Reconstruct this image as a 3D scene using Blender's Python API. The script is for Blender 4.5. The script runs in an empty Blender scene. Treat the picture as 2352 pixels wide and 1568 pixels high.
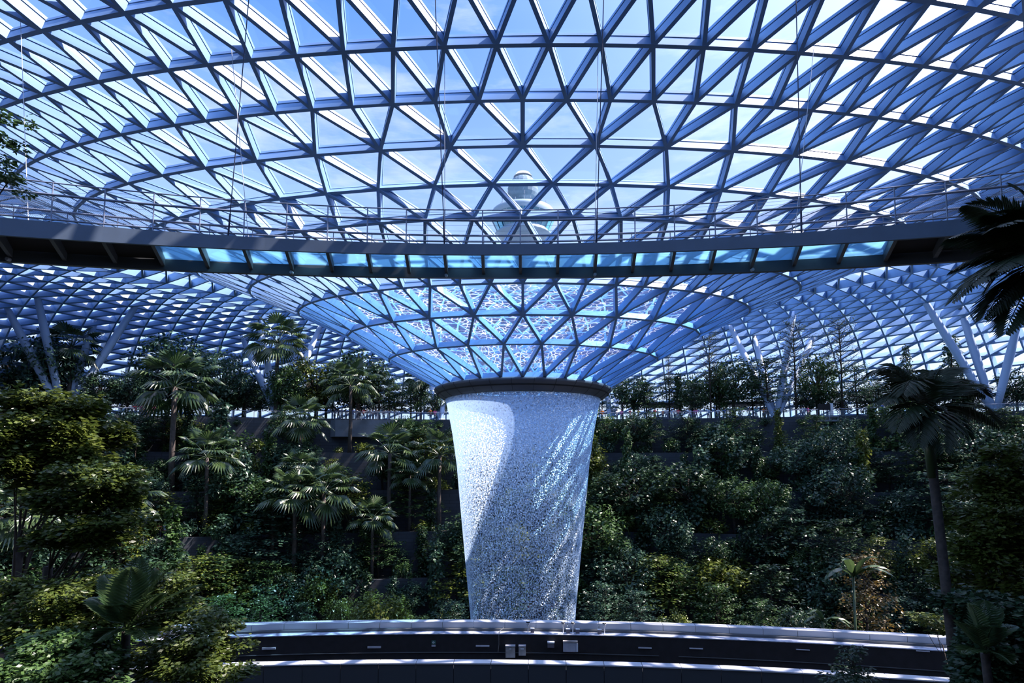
import bpy, bmesh, math, random
import numpy as np
from mathutils import Vector, Matrix
from mathutils.bvhtree import BVHTree
PI = math.pi
S = bpy.context.scene
C = S.collection
F, PITCH, YAW = 1351.0, 0.07, 0.018            # focal length in pixels of a 2352 x 1568 frame
CX, CY, PY = 1176.0, 784.0, 976.9
HOR = 1071.5

# ------------------------------------------------------------------ helpers
def obj(name, mesh, parent=None, loc=None):
    o = bpy.data.objects.new(name, mesh)
    C.objects.link(o)
    if parent is not None: o.parent = parent
    if loc is not None: o.location = loc
    return o
def empty(name, loc=(0, 0, 0), rotz=0.0):
    o = bpy.data.objects.new(name, None); C.objects.link(o)
    o.location = loc; o.rotation_euler = (0, 0, rotz); o.empty_display_size = 0.2
    return o
def tag(o, label=None, cat=None, group=None, kind=None):
    if label: o['label'] = label
    if cat: o['category'] = cat
    if group: o['group'] = group
    if kind: o['kind'] = kind
    return o
class MB:
    """collects shapes into one mesh"""
    def __init__(s): s.v = []; s.f = []; s.uv = None; s.smooth = False
    def add(s, vs, fs):
        b = len(s.v); s.v += [tuple(p) for p in vs]; s.f += [tuple(i + b for i in f) for f in fs]
    def box(s, c, d, rotz=0.0):
        x, y, z = d[0] / 2, d[1] / 2, d[2] / 2
        cs, sn = math.cos(rotz), math.sin(rotz)
        vs = []
        for (i, j, k) in ((-1,-1,-1),(1,-1,-1),(1,1,-1),(-1,1,-1),(-1,-1,1),(1,-1,1),(1,1,1),(-1,1,1)):
            vs.append((c[0] + cs*i*x - sn*j*y, c[1] + sn*i*x + cs*j*y, c[2] + k*z))
        s.add(vs, [(0,3,2,1),(4,5,6,7),(0,1,5,4),(1,2,6,5),(2,3,7,6),(3,0,4,7)])
    def hexa(s, vs):
        s.add(vs, [(0,3,2,1),(4,5,6,7),(0,1,5,4),(1,2,6,5),(2,3,7,6),(3,0,4,7)])
    def beam(s, p, q, n1, n2, w, d):
        t = (q - p); c1 = t.cross(n1); c2 = t.cross(n2)
        if c1.length < 1e-6 or c2.length < 1e-6: return
        c1 = c1.normalized() * (w/2); c2 = c2.normalized() * (w/2)
        s.hexa([p-c1, p+c1, q+c2, q-c2, p-c1+n1*d, p+c1+n1*d, q+c2+n2*d, q-c2+n2*d])
    def tube(s, pts, rads, n=8, cap=True):
        pts = [Vector(p) for p in pts]
        if not hasattr(rads, '__len__'): rads = [rads]*len(pts)
        b = len(s.v); up = Vector((0, 0, 1)); prev = None
        for i, p in enumerate(pts):
            a = pts[max(0, i-1)]; c = pts[min(len(pts)-1, i+1)]
            t = (c - a); t = t.normalized() if t.length > 1e-9 else Vector((0, 0, 1))
            if prev is None:
                u = t.cross(up)
                if u.length < 1e-3: u = Vector((1, 0, 0))
            else: u = prev - t*prev.dot(t)
            if u.length < 1e-6: u = Vector((1, 0, 0))
            u.normalize(); prev = u; w = t.cross(u)
            for k in range(n):
                g = 2*PI*k/n
                s.v.append(tuple(p + (u*math.cos(g) + w*math.sin(g))*rads[i]))
        for i in range(len(pts)-1):
            for k in range(n):
                k2 = (k+1) % n
                s.f.append((b+i*n+k, b+i*n+k2, b+(i+1)*n+k2, b+(i+1)*n+k))
        if cap:
            s.f.append(tuple(b+k for k in range(n-1, -1, -1)))
            m = b+(len(pts)-1)*n; s.f.append(tuple(m+k for k in range(n)))
    def lathe(s, prof, n=64, c=(0, 0, 0), a0=0.0, a1=2*PI):
        full = abs(a1-a0-2*PI) < 1e-6
        b = len(s.v); m = n if full else n+1
        for (r, z) in prof:
            for k in range(m):
                g = a0 + (a1-a0)*k/n
                s.v.append((c[0]+r*math.sin(g), c[1]-r*math.cos(g), c[2]+z))
        for i in range(len(prof)-1):
            for k in range(n):
                k2 = (k+1) % m
                s.f.append((b+i*m+k, b+i*m+k2, b+(i+1)*m+k2, b+(i+1)*m+k))
    def ball(s, c, r, nu=12, nv=8, sq=(1, 1, 1)):
        b = len(s.v)
        for i in range(nv+1):
            t = PI*i/nv
            for k in range(nu):
                g = 2*PI*k/nu
                s.v.append((c[0]+r*sq[0]*math.sin(t)*math.cos(g), c[1]+r*sq[1]*math.sin(t)*math.sin(g), c[2]+r*sq[2]*math.cos(t)))
        for i in range(nv):
            for k in range(nu):
                k2 = (k+1) % nu
                s.f.append((b+i*nu+k, b+(i+1)*nu+k, b+(i+1)*nu+k2, b+i*nu+k2))
    def mesh(s, name, mat, smooth=False):
        m = bpy.data.meshes.new(name); m.from_pydata(s.v, [], s.f)
        if mat is not None: m.materials.append(mat)
        if smooth: m.polygons.foreach_set('use_smooth', [True]*len(m.polygons))
        m.update(); return m
    def build(s, name, mat, parent=None, smooth=False, loc=None):
        return obj(name, s.mesh(name, mat, smooth), parent, loc)

def ray(px, py):
    u, v = (px - CX)/F, (PY - py)/F
    c, s_ = math.cos(PITCH), math.sin(PITCH)
    Y, Z = c - s_*v, s_ + c*v
    c, s_ = math.cos(YAW), math.sin(YAW)
    return Vector((c*u - s_*Y, s_*u + c*Y, Z))
def at(px, py, Y):
    d = ray(px, py); return d*(Y/d.y)
AX = at(1201, HOR, 45.0).x                       # x of the funnel's axis
AY = 45.0

# ------------------------------------------------------------------ materials
def mat(name):
    m = bpy.data.materials.new(name); m.use_nodes = True
    nt = m.node_tree; nt.nodes.clear()
    out = nt.nodes.new('ShaderNodeOutputMaterial')
    return m, nt, out
def N(nt, t, **kw):
    n = nt.nodes.new('ShaderNode'+t)
    for k, v in kw.items():
        if k.startswith('i_'): n.inputs[k[2:].replace('_', ' ')].default_value = v
        else: setattr(n, k, v)
    return n
def plain(name, col, rough=0.6, metal=0.0, noise=0.0, nscale=3.0, spec=0.5, bump=0.0):
    m, nt, out = mat(name)
    p = N(nt, 'BsdfPrincipled'); p.inputs['Base Color'].default_value = (*col, 1)
    p.inputs['Roughness'].default_value = rough; p.inputs['Metallic'].default_value = metal
    p.inputs['Specular IOR Level'].default_value = spec
    if noise:
        t = N(nt, 'TexCoord'); x = N(nt, 'TexNoise'); x.inputs['Scale'].default_value = nscale; x.inputs['Detail'].default_value = 6
        nt.links.new(t.outputs['Object'], x.inputs['Vector'])
        r = N(nt, 'ValToRGB')
        r.color_ramp.elements[0].position = 0.3; r.color_ramp.elements[1].position = 0.75
        r.color_ramp.elements[0].color = tuple(c*(1-noise) for c in col)+(1,)
        r.color_ramp.elements[1].color = tuple(min(1, c*(1+noise)) for c in col)+(1,)
        nt.links.new(x.outputs['Fac'], r.inputs['Fac']); nt.links.new(r.outputs['Color'], p.inputs['Base Color'])
        if bump:
            b = N(nt, 'Bump'); b.inputs['Strength'].default_value = bump
            nt.links.new(x.outputs['Fac'], b.inputs['Height']); nt.links.new(b.outputs['Normal'], p.inputs['Normal'])
    nt.links.new(p.outputs['BSDF'], out.inputs['Surface']); return m
def glass(name, tint, gloss=0.06, rough=0.02):
    m, nt, out = mat(name)
    tr = N(nt, 'BsdfTransparent'); tr.inputs['Color'].default_value = (*tint, 1)
    gl = N(nt, 'BsdfGlossy'); gl.inputs['Roughness'].default_value = rough; gl.inputs['Color'].default_value = (.8, .9, 1, 1)
    mx = N(nt, 'MixShader'); mx.inputs[0].default_value = gloss
    nt.links.new(tr.outputs[0], mx.inputs[1]); nt.links.new(gl.outputs[0], mx.inputs[2]); nt.links.new(mx.outputs[0], out.inputs['Surface'])
    return m
def leafmat(name, ca, cb, trans=0.25, rough=0.38, spec=0.5):
    m, nt, out = mat(name)
    oi = N(nt, 'ObjectInfo'); g = N(nt, 'NewGeometry')
    mxf = N(nt, 'Math', operation='ADD'); nt.links.new(oi.outputs['Random'], mxf.inputs[0]); nt.links.new(g.outputs['Random Per Island'], mxf.inputs[1])
    half = N(nt, 'Math', operation='MULTIPLY'); half.inputs[1].default_value = 0.5; nt.links.new(mxf.outputs[0], half.inputs[0])
    mc = N(nt, 'Mix', data_type='RGBA'); mc.inputs[6].default_value = (*ca, 1); mc.inputs[7].default_value = (*cb, 1)
    nt.links.new(half.outputs[0], mc.inputs[0])
    p = N(nt, 'BsdfPrincipled'); p.inputs['Roughness'].default_value = rough; p.inputs['Specular IOR Level'].default_value = spec
    nt.links.new(mc.outputs[2], p.inputs['Base Color'])
    tl = N(nt, 'BsdfTranslucent'); nt.links.new(mc.outputs[2], tl.inputs['Color'])
    mx = N(nt, 'MixShader'); mx.inputs[0].default_value = trans
    nt.links.new(p.outputs[0], mx.inputs[1]); nt.links.new(tl.outputs[0], mx.inputs[2]); nt.links.new(mx.outputs[0], out.inputs['Surface'])
    return m

M = {}
M['steel'] = plain('painted_steel', (.20, .345, .58), .45, noise=.06, nscale=.6, spec=.3)
M['strut'] = plain('painted_strut', (.40, .52, .72), .4, spec=.4)
M['glass'] = glass('roof_glass', (.90, .94, 1.0), .04)
def frosted(name, tint, body, fac):
    m, nt, out = mat(name)
    tr = N(nt, 'BsdfTransparent'); tr.inputs['Color'].default_value = (*tint, 1)
    tl = N(nt, 'BsdfTranslucent'); tl.inputs['Color'].default_value = (*body, 1)
    mx = N(nt, 'MixShader'); mx.inputs[0].default_value = fac
    nt.links.new(tr.outputs[0], mx.inputs[1]); nt.links.new(tl.outputs[0], mx.inputs[2]); nt.links.new(mx.outputs[0], out.inputs['Surface'])
    return m
M['deckglass'] = frosted('deck_glass', (.55, .84, .96), (.26, .44, .58), .45)
M['railglass'] = glass('rail_glass', (.90, .95, .97), .03, .05)
M['collar'] = plain('dark_cladding', (.085, .095, .115), .45, noise=.1, nscale=.8)
M['joint'] = plain('dark_joint', (.01, .011, .013), .8)
M['fascia'] = plain('slate_fascia', (.10, .145, .21), .55, noise=.10, nscale=1.5)
M['bsteel'] = plain('bridge_steel', (.085, .095, .105), .5)
M['soffit'] = plain('black_soffit', (.008, .008, .009), .8)
M['rail'] = plain('grey_rail', (.23, .27, .36), .35, metal=.3)
M['cabledark'] = plain('dark_cable', (.03, .04, .08), .4, metal=.3)
M['cablewhite'] = plain('white_cable', (.75, .78, .85), .4)
M['white'] = plain('white_paint', (.72, .75, .80), .4)
M['conc'] = plain('dark_concrete', (.075, .085, .105), .85, noise=.45, nscale=.7, bump=.2)
M['concl'] = plain('pale_concrete', (.16, .18, .21), .8, noise=.3, nscale=.7)
M['soil'] = plain('dark_soil', (.018, .02, .017), .95, noise=.4, nscale=.8)
M['floor'] = plain('floor_stone', (.04, .043, .05), .6, noise=.3, nscale=.5)
M['trackwall'] = plain('black_trackwall', (.012, .012, .015), .85, noise=.3)
M['panel'] = plain('parapet_panel', (.05, .058, .068), .5)
M['coping'] = plain('metal_coping', (.50, .53, .60), .4, noise=.1, nscale=.5)
M['shelf'] = plain('shelf_stone', (.36, .40, .50), .8, noise=.35, nscale=5)
M['inox'] = plain('stained_steel_box', (.52, .49, .47), .4, metal=.2, noise=.35, nscale=2.5)
M['boxgrey'] = plain('grey_box', (.45, .46, .52), .6, noise=.15, nscale=4)
M['mauve'] = plain('dull_box', (.14, .13, .16), .6)
M['green'] = plain('exit_green', (.05, .16, .13), .5)
M['bark'] = plain('bark', (.045, .035, .028), .9, noise=.4, nscale=6)
M['barkp'] = plain('palm_bark', (.075, .062, .055), .85, noise=.4, nscale=8)
M['skin'] = plain('skin', (.35, .2, .13), .6)
M['hair'] = plain('hair', (.012, .01, .009), .5)
M['leaf_dark'] = leafmat('leaf_dark', (0.017, 0.044, 0.025), (0.052, 0.107, 0.038))
M['leaf_blue'] = leafmat('leaf_blue', (0.025, 0.062, 0.044), (0.062, 0.130, 0.072))
M['leaf_yel'] = leafmat('leaf_yellow', (0.052, 0.090, 0.017), (0.147, 0.181, 0.027))
M['leaf_mid'] = leafmat('leaf_mid', (0.031, 0.075, 0.025), (0.077, 0.147, 0.038))
M['leaf_or'] = leafmat('leaf_orange', (0.061, 0.072, 0.021), (0.264, 0.142, 0.030))
M['leaf_palm'] = leafmat('leaf_palm', (0.027, 0.062, 0.025), (0.095, 0.147, 0.048), trans=.3, rough=.3, spec=.8)
M['leaf_shaded'] = leafmat('leaf_shaded', (.012, .024, .012), (.024, .042, .016), trans=.2, rough=.45, spec=.3)  # palm leaf colour darkened to stand in for shade on the right palms
M['leaf_near'] = leafmat('leaf_near', (0.031, 0.066, 0.017), (0.140, 0.172, 0.025), trans=.3)
def clothmat():
    m, nt, out = mat('clothing')
    oi = N(nt, 'ObjectInfo'); p = N(nt, 'BsdfPrincipled'); p.inputs['Roughness'].default_value = .8
    nt.links.new(oi.outputs['Color'], p.inputs['Base Color']); nt.links.new(p.outputs[0], out.inputs['Surface']); return m
M['cloth'] = clothmat()

# ------------------------------------------------------------------ camera, sky, sun
cam = bpy.data.cameras.new('camera'); co = bpy.data.objects.new('camera', cam); C.objects.link(co)
cam.sensor_width = 36.0; cam.lens = F/2352*36.0; cam.shift_y = (PY-CY)/2352.0
cam.clip_start = 0.1; cam.clip_end = 2000
co.rotation_euler = (PI/2+PITCH, 0, YAW)
S.camera = co
S.view_settings.view_transform = 'Standard'; S.view_settings.look = 'None'; S.view_settings.gamma = 1.0
S.view_settings.use_curve_mapping = False
S.view_settings.exposure = 0.0
S.cycles.transparent_max_bounces = 24
S.cycles.max_bounces = 5; S.cycles.diffuse_bounces = 2; S.cycles.glossy_bounces = 3; S.cycles.transmission_bounces = 3
S.cycles.caustics_reflective = False; S.cycles.caustics_refractive = False

SUN = Vector((.60, .05, .80))
def make_world():
    w = bpy.data.worlds.new('daylight_sky'); S.world = w; w.use_nodes = True
    nt = w.node_tree; nt.nodes.clear()
    out = nt.nodes.new('ShaderNodeOutputWorld'); bg = nt.nodes.new('ShaderNodeBackground')
    tc = N(nt, 'TexCoord'); sp = N(nt, 'SeparateXYZ'); nt.links.new(tc.outputs['Generated'], sp.inputs[0])
    r = N(nt, 'ValToRGB'); nt.links.new(sp.outputs['Z'], r.inputs['Fac'])
    el = r.color_ramp.elements
    el[0].position = 0.0; el[0].color = (.92, 1.0, 1.15, 1)
    el[1].position = 1.0; el[1].color = (.05, .20, .72, 1)
    for p, c in ((.10, (.80, .95, 1.2)), (.26, (.50, .69, 1.08)), (.42, (.38, .58, 1.04)), (.62, (.14, .35, .92))):
        e = el.new(p); e.color = (*c, 1)
    mp = N(nt, 'Mapping'); mp.inputs['Scale'].default_value = (1.2, 1.2, 5.0); nt.links.new(tc.outputs['Generated'], mp.inputs[0])
    nz = N(nt, 'TexNoise'); nz.inputs['Scale'].default_value = 2.6; nz.inputs['Detail'].default_value = 7; nz.inputs['Roughness'].default_value = .6
    nt.links.new(mp.outputs[0], nz.inputs['Vector'])
    cr = N(nt, 'ValToRGB'); cr.color_ramp.elements[0].position = .50; cr.color_ramp.elements[1].position = .78
    nt.links.new(nz.outputs['Fac'], cr.inputs['Fac'])
    mx = N(nt, 'Mix', data_type='RGBA'); mx.inputs[7].default_value = (1.05, 1.1, 1.2, 1)
    mu = N(nt, 'Math', operation='MULTIPLY'); mu.inputs[1].default_value = .8; nt.links.new(cr.outputs['Color'], mu.inputs[0])
    nt.links.new(mu.outputs[0], mx.inputs[0]); nt.links.new(r.outputs['Color'], mx.inputs[6])
    # the sky brightens towards the sun
    nv = N(nt, 'VectorMath', operation='NORMALIZE'); nt.links.new(tc.outputs['Generated'], nv.inputs[0])
    dt = N(nt, 'VectorMath', operation='DOT_PRODUCT'); nt.links.new(nv.outputs[0], dt.inputs[0]); dt.inputs[1].default_value = SUN.normalized()
    mxm = N(nt, 'Math', operation='MAXIMUM'); mxm.inputs[1].default_value = 0; nt.links.new(dt.outputs['Value'], mxm.inputs[0])
    pw = N(nt, 'Math', operation='POWER'); pw.inputs[1].default_value = 5.0; nt.links.new(mxm.outputs[0], pw.inputs[0])
    gw = N(nt, 'Mix', data_type='RGBA'); gw.blend_type = 'ADD'; gw.clamp_result = False; gw.inputs[0].default_value = 1.0
    gs = N(nt, 'VectorMath', operation='SCALE'); gs.inputs[0].default_value = (3.1, 3.3, 4.2); nt.links.new(pw.outputs[0], gs.inputs['Scale'])
    nt.links.new(mx.outputs[2], gw.inputs[6]); nt.links.new(gs.outputs[0], gw.inputs[7])
    nt.links.new(gw.outputs[2], bg.inputs['Color']); bg.inputs['Strength'].default_value = 1.2
    nt.links.new(bg.outputs[0], out.inputs['Surface'])
make_world()
sun = bpy.data.lights.new('sun', 'SUN'); so = bpy.data.objects.new('sun', sun); C.objects.link(so)
sun.energy = 17.0; sun.color = (1.0, .83, .74); sun.angle = math.radians(.6)
so.rotation_euler = SUN.to_track_quat('Z', 'Y').to_euler(); so.location = (30, -10, 60)

# ------------------------------------------------------------------ the glass roof
# ring: half-width R*a, front depth R, height H, offset c, tilt t, node count, node offset, back depth (from the axis), back height
RINGS = [
 ('A', 6.45, 5.90, 0.0, .00, 1.00, 28, 0.0, 6.45, 5.90),
 ('C', 10.25, 7.92, 0.0, .06, .99, 28, 0.5, 10.0, 8.5),
 ('D', 9.67, 9.25, -2.55, .07, 1.30, 28, 0.0, 13.0, 11.0),
 ('E', 9.69, 10.54, -3.91, .06, 1.61, 56, 0.0, 16.0, 13.5),
 ('F', 10.30, 11.40, -5.70, .06, 1.76, 56, 0.5, 18.5, 15.0),
 ('G', 10.95, 12.19, -7.46, .06, 1.89, 56, 0.0, 21.0, 16.5),
 ('H', 11.90, 13.75, -6.94, .07, 2.06, 56, 0.5, 23.0, 18.0),
 ('I', 13.21, 15.27, -7.27, .11, 2.13, 56, 0.0, 25.0, 19.5),
 ('J', 14.93, 16.60, -7.65, .14, 2.09, 112, 0.0, 26.5, 20.7),
 ('K', 16.52, 17.91, -8.56, .18, 2.02, 112, 0.5, 28.0, 21.6),
 ('L', 18.65, 17.94, -8.21, .11, 1.98, 112, 0.0, 29.5, 22.2),
 ('M', 23.00, 19.30, -7.00, .11, 1.82, 112, 0.5, 33.0, 22.3),
 ('O', 28.00, 20.60, -5.00, .11, 1.66, 112, 0.0, 38.0, 22.5),
 ('P', 34.00, 21.30, -2.00, .10, 1.50, 112, 0.5, 43.0, 22.2),
]
def ring_pos(row, th):
    _, R, H, c, t, a, n, off, bk, bz = row
    x = a*R*math.sin(th); cs = math.cos(th)
    if cs >= 0: y = c - R*cs; z = H - t*R*cs
    else: y = c + (bk - c)*(-cs); z = H + (bz - H)*(-cs)
    return Vector((AX+x, AY+y, z))
BASE = (70.0, -84.0, 60.0, 2.5)                  # shell footprint: half-width, front, back, foot height
NS = 17
def shell_pos(i, th):
    p = ring_pos(RINGS[-1], th)
    cs = math.cos(th)
    b = Vector((AX+BASE[0]*math.sin(th), AY + (-2 + (BASE[1]+2)*cs if cs >= 0 else -2 + (BASE[2]+2)*(-cs)), BASE[3]))
    tau = (PI/2)*(i/NS)**.95
    s_ = math.sin(tau)
    q = p.lerp(b, s_**.75); q.z = b.z + (p.z-b.z)*math.cos(tau)
    return q
rows = []                                        # list of (n, off, [positions])
for r in RINGS:
    n, off = r[6], r[7]
    rows.append((n, off, [ring_pos(r, 2*PI*(k+off)/n) for k in range(n)]))
for i in range(1, NS+1):
    rows.append((112, .5, [shell_pos(i, 2*PI*(k+.5)/112) for k in range(112)]))
def row_fn(ri, th): return ring_pos(RINGS[ri], th) if ri < len(RINGS) else shell_pos(ri-len(RINGS)+1, th)
def normal(ri, k):
    n, off, P = rows[ri]; th = 2*PI*(k+off)/n
    a = row_fn(max(0, ri-1), th); b = row_fn(min(len(rows)-1, ri+1), th)
    d = row_fn(ri, th+.02) - row_fn(ri, th-.02)
    v = d.cross(b-a)
    return -v.normalized() if v.length > 1e-6 else Vector((0, 0, 1))
nors = [[normal(ri, k) for k in range(rows[ri][0])] for ri in range(len(rows))]
if nors[2][0].dot(Vector((0, 1, 1))) < 0: nors = [[-v for v in r] for r in nors]
DEPTH = [.36, .38, .42, .45, .48, .48, .5, .52, .52, .52, .52, .65, .8, 1.0]+[1.35-.5*max(0, i-7)/10 for i in range(NS)]
WID = [.16, .15, .15, .15, .15, .15, .15, .15, .15, .15, .16, .18, .2, .2]+[.2]*NS
roof = tag(empty('ceiling', (AX, AY, 0)), 'curved steel and glass roof pouring down into a funnel', 'roof', kind='structure')
def built(mb, name, m, parent=None, smooth=False):
    o = mb.build(name, m, None, smooth)
    if parent is not None:
        o.parent = parent; o.matrix_parent_inverse = parent.matrix_basis.inverted() if parent.type == 'EMPTY' else Matrix()
        if parent.type == 'EMPTY':
            L = parent.location; o.matrix_parent_inverse = Matrix()
            o.data.transform(Matrix.Rotation(-parent.rotation_euler.z, 4, 'Z') @ Matrix.Translation(-L))
    return o
def edges_between(i, j):
    n1, o1, _ = rows[i]; n2, o2, _ = rows[j]; out = []
    if n2 == 2*n1:
        for k in range(n1):
            out += [(k, 2*k), (k, (2*k+1) % n2), (k, (2*k-1) % n2)]
    elif o1 != o2:
        for k in range(n1):
            if o1 > o2: out += [(k, k), (k, (k+1) % n2)]
            else: out += [(k, k), (k, (k-1) % n2)]
    else:
        for k in range(n1): out += [(k, k), (k, (k+1) % n2)]
    return out
def framed(mb, gk, p, q, n1, n2, w, d, fr):
    if not fr: mb.beam(p, q, n1, n2, w, d); return
    mb.beam(p, q, n1, n2, w, d*.70)
    gk.beam(p+n1*d*.69, q+n2*d*.69, n1, n2, w*.7, d*.08)
    mb.beam(p+n1*d*.76, q+n2*d*.76, n1, n2, w*1.25, d*.24)
glz = MB()
gverts = [[p + nors[i][k]*DEPTH[i] for k, p in enumerate(rows[i][2])] for i in range(len(rows))]
goff = []
for g in gverts: goff.append(len(glz.v)); glz.v += [tuple(p) for p in g]
for i in range(len(rows)):
    n, off, P = rows[i]
    mb = MB(); gk = MB()
    for k in range(n):
        k2 = (k+1) % n
        framed(mb, gk, P[k], P[k2], nors[i][k], nors[i][k2], WID[i], DEPTH[i], 3 <= i <= 11)
    built(mb, 'ring_beam', M['steel'], roof)
    if i+1 < len(rows):
        mb = MB()
        for a, b in edges_between(i, i+1):
            framed(mb, gk, P[a], rows[i+1][2][b], nors[i][a], nors[i+1][b], (WID[i]+WID[i+1])/2, (DEPTH[i]+DEPTH[i+1])/2, 3 <= i <= 11)
        built(mb, 'lattice', M['steel'], roof)
        if gk.v: built(gk, 'gasket', M['joint'], roof)
        n2, off2, _ = rows[i+1]
        A, B = goff[i], goff[i+1]
        if n2 == 2*n:
            for k in range(n):
                k2 = (k+1) % n
                glz.f += [(A+k, A+k2, B+(2*k+1) % n2), (A+k, B+(2*k+1) % n2, B+2*k), (A+k2, B+(2*k2) % n2, B+(2*k+1) % n2)]
        elif off > off2:
            for k in range(n): k2 = (k+1) % n; glz.f += [(A+k, B+k2, B+k), (A+k, A+k2, B+k2)]
        elif off < off2:
            for k in range(n): k2 = (k+1) % n; glz.f += [(A+k, A+k2, B+k), (A+k2, B+k2, B+k)]
        else:
            for k in range(n): k2 = (k+1) % n; glz.f += [(A+k, A+k2, B+k2), (A+k, B+k2, B+k)]
bvh = BVHTree.FromPolygons([Vector(v) for v in glz.v], glz.f)
built(glz, 'glazing', M['glass'], roof)
def roof_hit(px, py, Y0):
    p = at(px, py, Y0); d = ray(px, py).normalized()
    h = bvh.ray_cast(p, d)
    return h[0] if h[0] is not None else at(px, py, Y0+25)

# ------------------------------------------------------------------ collar, water on the funnel, waterfall
col = tag(empty('oculus_collar', (AX, AY, 5.0)), 'dark metal ring around the mouth of the glass funnel', 'collar')
def lat(name, prof, m, parent, n=112, smooth=True):
    mb = MB(); mb.lathe(prof, n)
    o = mb.build(name, m, parent, smooth); return o
lat('upper_band', [(6.2, .95), (6.62, .92), (6.78, .82), (6.72, .66), (6.52, .48)], M['collar'], col)
lat('dotted_strip', [(6.53, .49), (6.545, .43), (6.45, .40)], M['joint'], col)
lat('lower_lip', [(6.47, .42), (6.22, .20), (5.95, .06), (5.72, .02), (5.55, .10), (5.5, .95)], M['collar'], col)
mb = MB()
for k in range(28):
    g = 2*PI*(k+.5)/28
    d = Vector((math.sin(g), -math.cos(g), 0))
    mb.tube([d*6.79+Vector((0, 0, .83)), d*6.74+Vector((0, 0, .66)), d*6.54+Vector((0, 0, .49))], .012, 4)
    mb.tube([d*6.49+Vector((0, 0, .41)), d*6.24+Vector((0, 0, .19)), d*5.97+Vector((0, 0, .05))], .01, 4)
mb.build('panel_joint', M['joint'], col)

def watermat_sheet():
    m, nt, out = mat('foaming_water')
    uv = N(nt, 'UVMap'); mp = N(nt, 'Mapping'); mp.inputs['Scale'].default_value = (95, 20, 1); nt.links.new(uv.outputs[0], mp.inputs[0])
    nz = N(nt, 'TexNoise'); nz.inputs['Scale'].default_value = 1.4; nz.inputs['Detail'].default_value = 5; nt.links.new(mp.outputs[0], nz.inputs['Vector'])
    ad = N(nt, 'Mix', data_type='RGBA'); ad.blend_type = 'ADD'; ad.inputs[0].default_value = .45
    nt.links.new(mp.outputs[0], ad.inputs[6]); nt.links.new(nz.outputs['Color'], ad.inputs[7])
    vo = N(nt, 'TexVoronoi'); vo.feature = 'DISTANCE_TO_EDGE'; vo.inputs['Scale'].default_value = 1.6; nt.links.new(ad.outputs[2], vo.inputs['Vector'])
    r = N(nt, 'ValToRGB'); r.color_ramp.elements[0].position = 0.0; r.color_ramp.elements[0].color = (1, 1, 1, 1)
    r.color_ramp.elements[1].position = .085; r.color_ramp.elements[1].color = (.02, .02, .02, 1)
    nt.links.new(vo.outputs['Distance'], r.inputs['Fac'])
    n2 = N(nt, 'TexNoise'); n2.inputs['Scale'].default_value = .5; nt.links.new(mp.outputs[0], n2.inputs['Vector'])
    mu = N(nt, 'Math', operation='MULTIPLY'); nt.links.new(r.outputs[0], mu.inputs[0])
    r2 = N(nt, 'ValToRGB'); r2.color_ramp.elements[0].position = .38; r2.color_ramp.elements[1].position = .56
    nt.links.new(n2.outputs['Fac'], r2.inputs['Fac']); nt.links.new(r2.outputs[0], mu.inputs[1])
    add = N(nt, 'Math', operation='MULTIPLY_ADD', use_clamp=True); add.inputs[1].default_value = .5; add.inputs[2].default_value = .03; nt.links.new(mu.outputs[0], add.inputs[0])
    tr = N(nt, 'BsdfTransparent'); tr.inputs['Color'].default_value = (.38, .68, .92, 1)
    tl = N(nt, 'BsdfTranslucent'); tl.inputs['Color'].default_value = (.85, .93, 1, 1)
    df = N(nt, 'BsdfDiffuse'); df.inputs['Color'].default_value = (.85, .93, 1, 1)
    wm = N(nt, 'MixShader'); wm.inputs[0].default_value = .3; nt.links.new(tl.outputs[0], wm.inputs[1]); nt.links.new(df.outputs[0], wm.inputs[2])
    mx = N(nt, 'MixShader'); nt.links.new(add.outputs[0], mx.inputs[0]); nt.links.new(tr.outputs[0], mx.inputs[1]); nt.links.new(wm.outputs[0], mx.inputs[2])
    nt.links.new(mx.outputs[0], out.inputs['Surface']); return m
def grid_mesh(name, fn, nu, nv, m, closed=True):
    v = []; f = []; uv = []
    for j in range(nv+1):
        for i in range(nu+1): v.append(tuple(fn(i/nu, j/nv)))
    for j in range(nv):
        for i in range(nu): f.append((j*(nu+1)+i, j*(nu+1)+i+1, (j+1)*(nu+1)+i+1, (j+1)*(nu+1)+i))
    me = bpy.data.meshes.new(name); me.from_pydata(v, [], f); me.materials.append(m)
    ul = me.uv_layers.new(name='UVMap')
    for p in me.polygons:
        for li in p.loop_indices:
            vi = me.loops[li].vertex_index; ul.data[li].uv = ((vi % (nu+1))/nu, (vi//(nu+1))/nv)
    me.polygons.foreach_set('use_smooth', [True]*len(me.polygons)); me.update()
    return me
def film(u, v):
    t = v*2.93; i = min(int(t), 2); fr = t-i; th = 2*PI*u
    p = ring_pos(RINGS[i], th).lerp(ring_pos(RINGS[i+1], th), fr)
    a = ring_pos(RINGS[i], th); b = ring_pos(RINGS[i+1], th); d = ring_pos(RINGS[i], th+.02)-ring_pos(RINGS[i], th-.02)
    n = d.cross(b-a).normalized()
    if n.dot(Vector((-math.sin(th), math.cos(th), .6))) < 0: n = -n
    return p + n*.72
tag(obj('flowing_water', grid_mesh('flowing_water', film, 224, 36, watermat_sheet())), 'foaming white water running down the outside of the glass funnel', 'water', kind='stuff')

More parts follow.
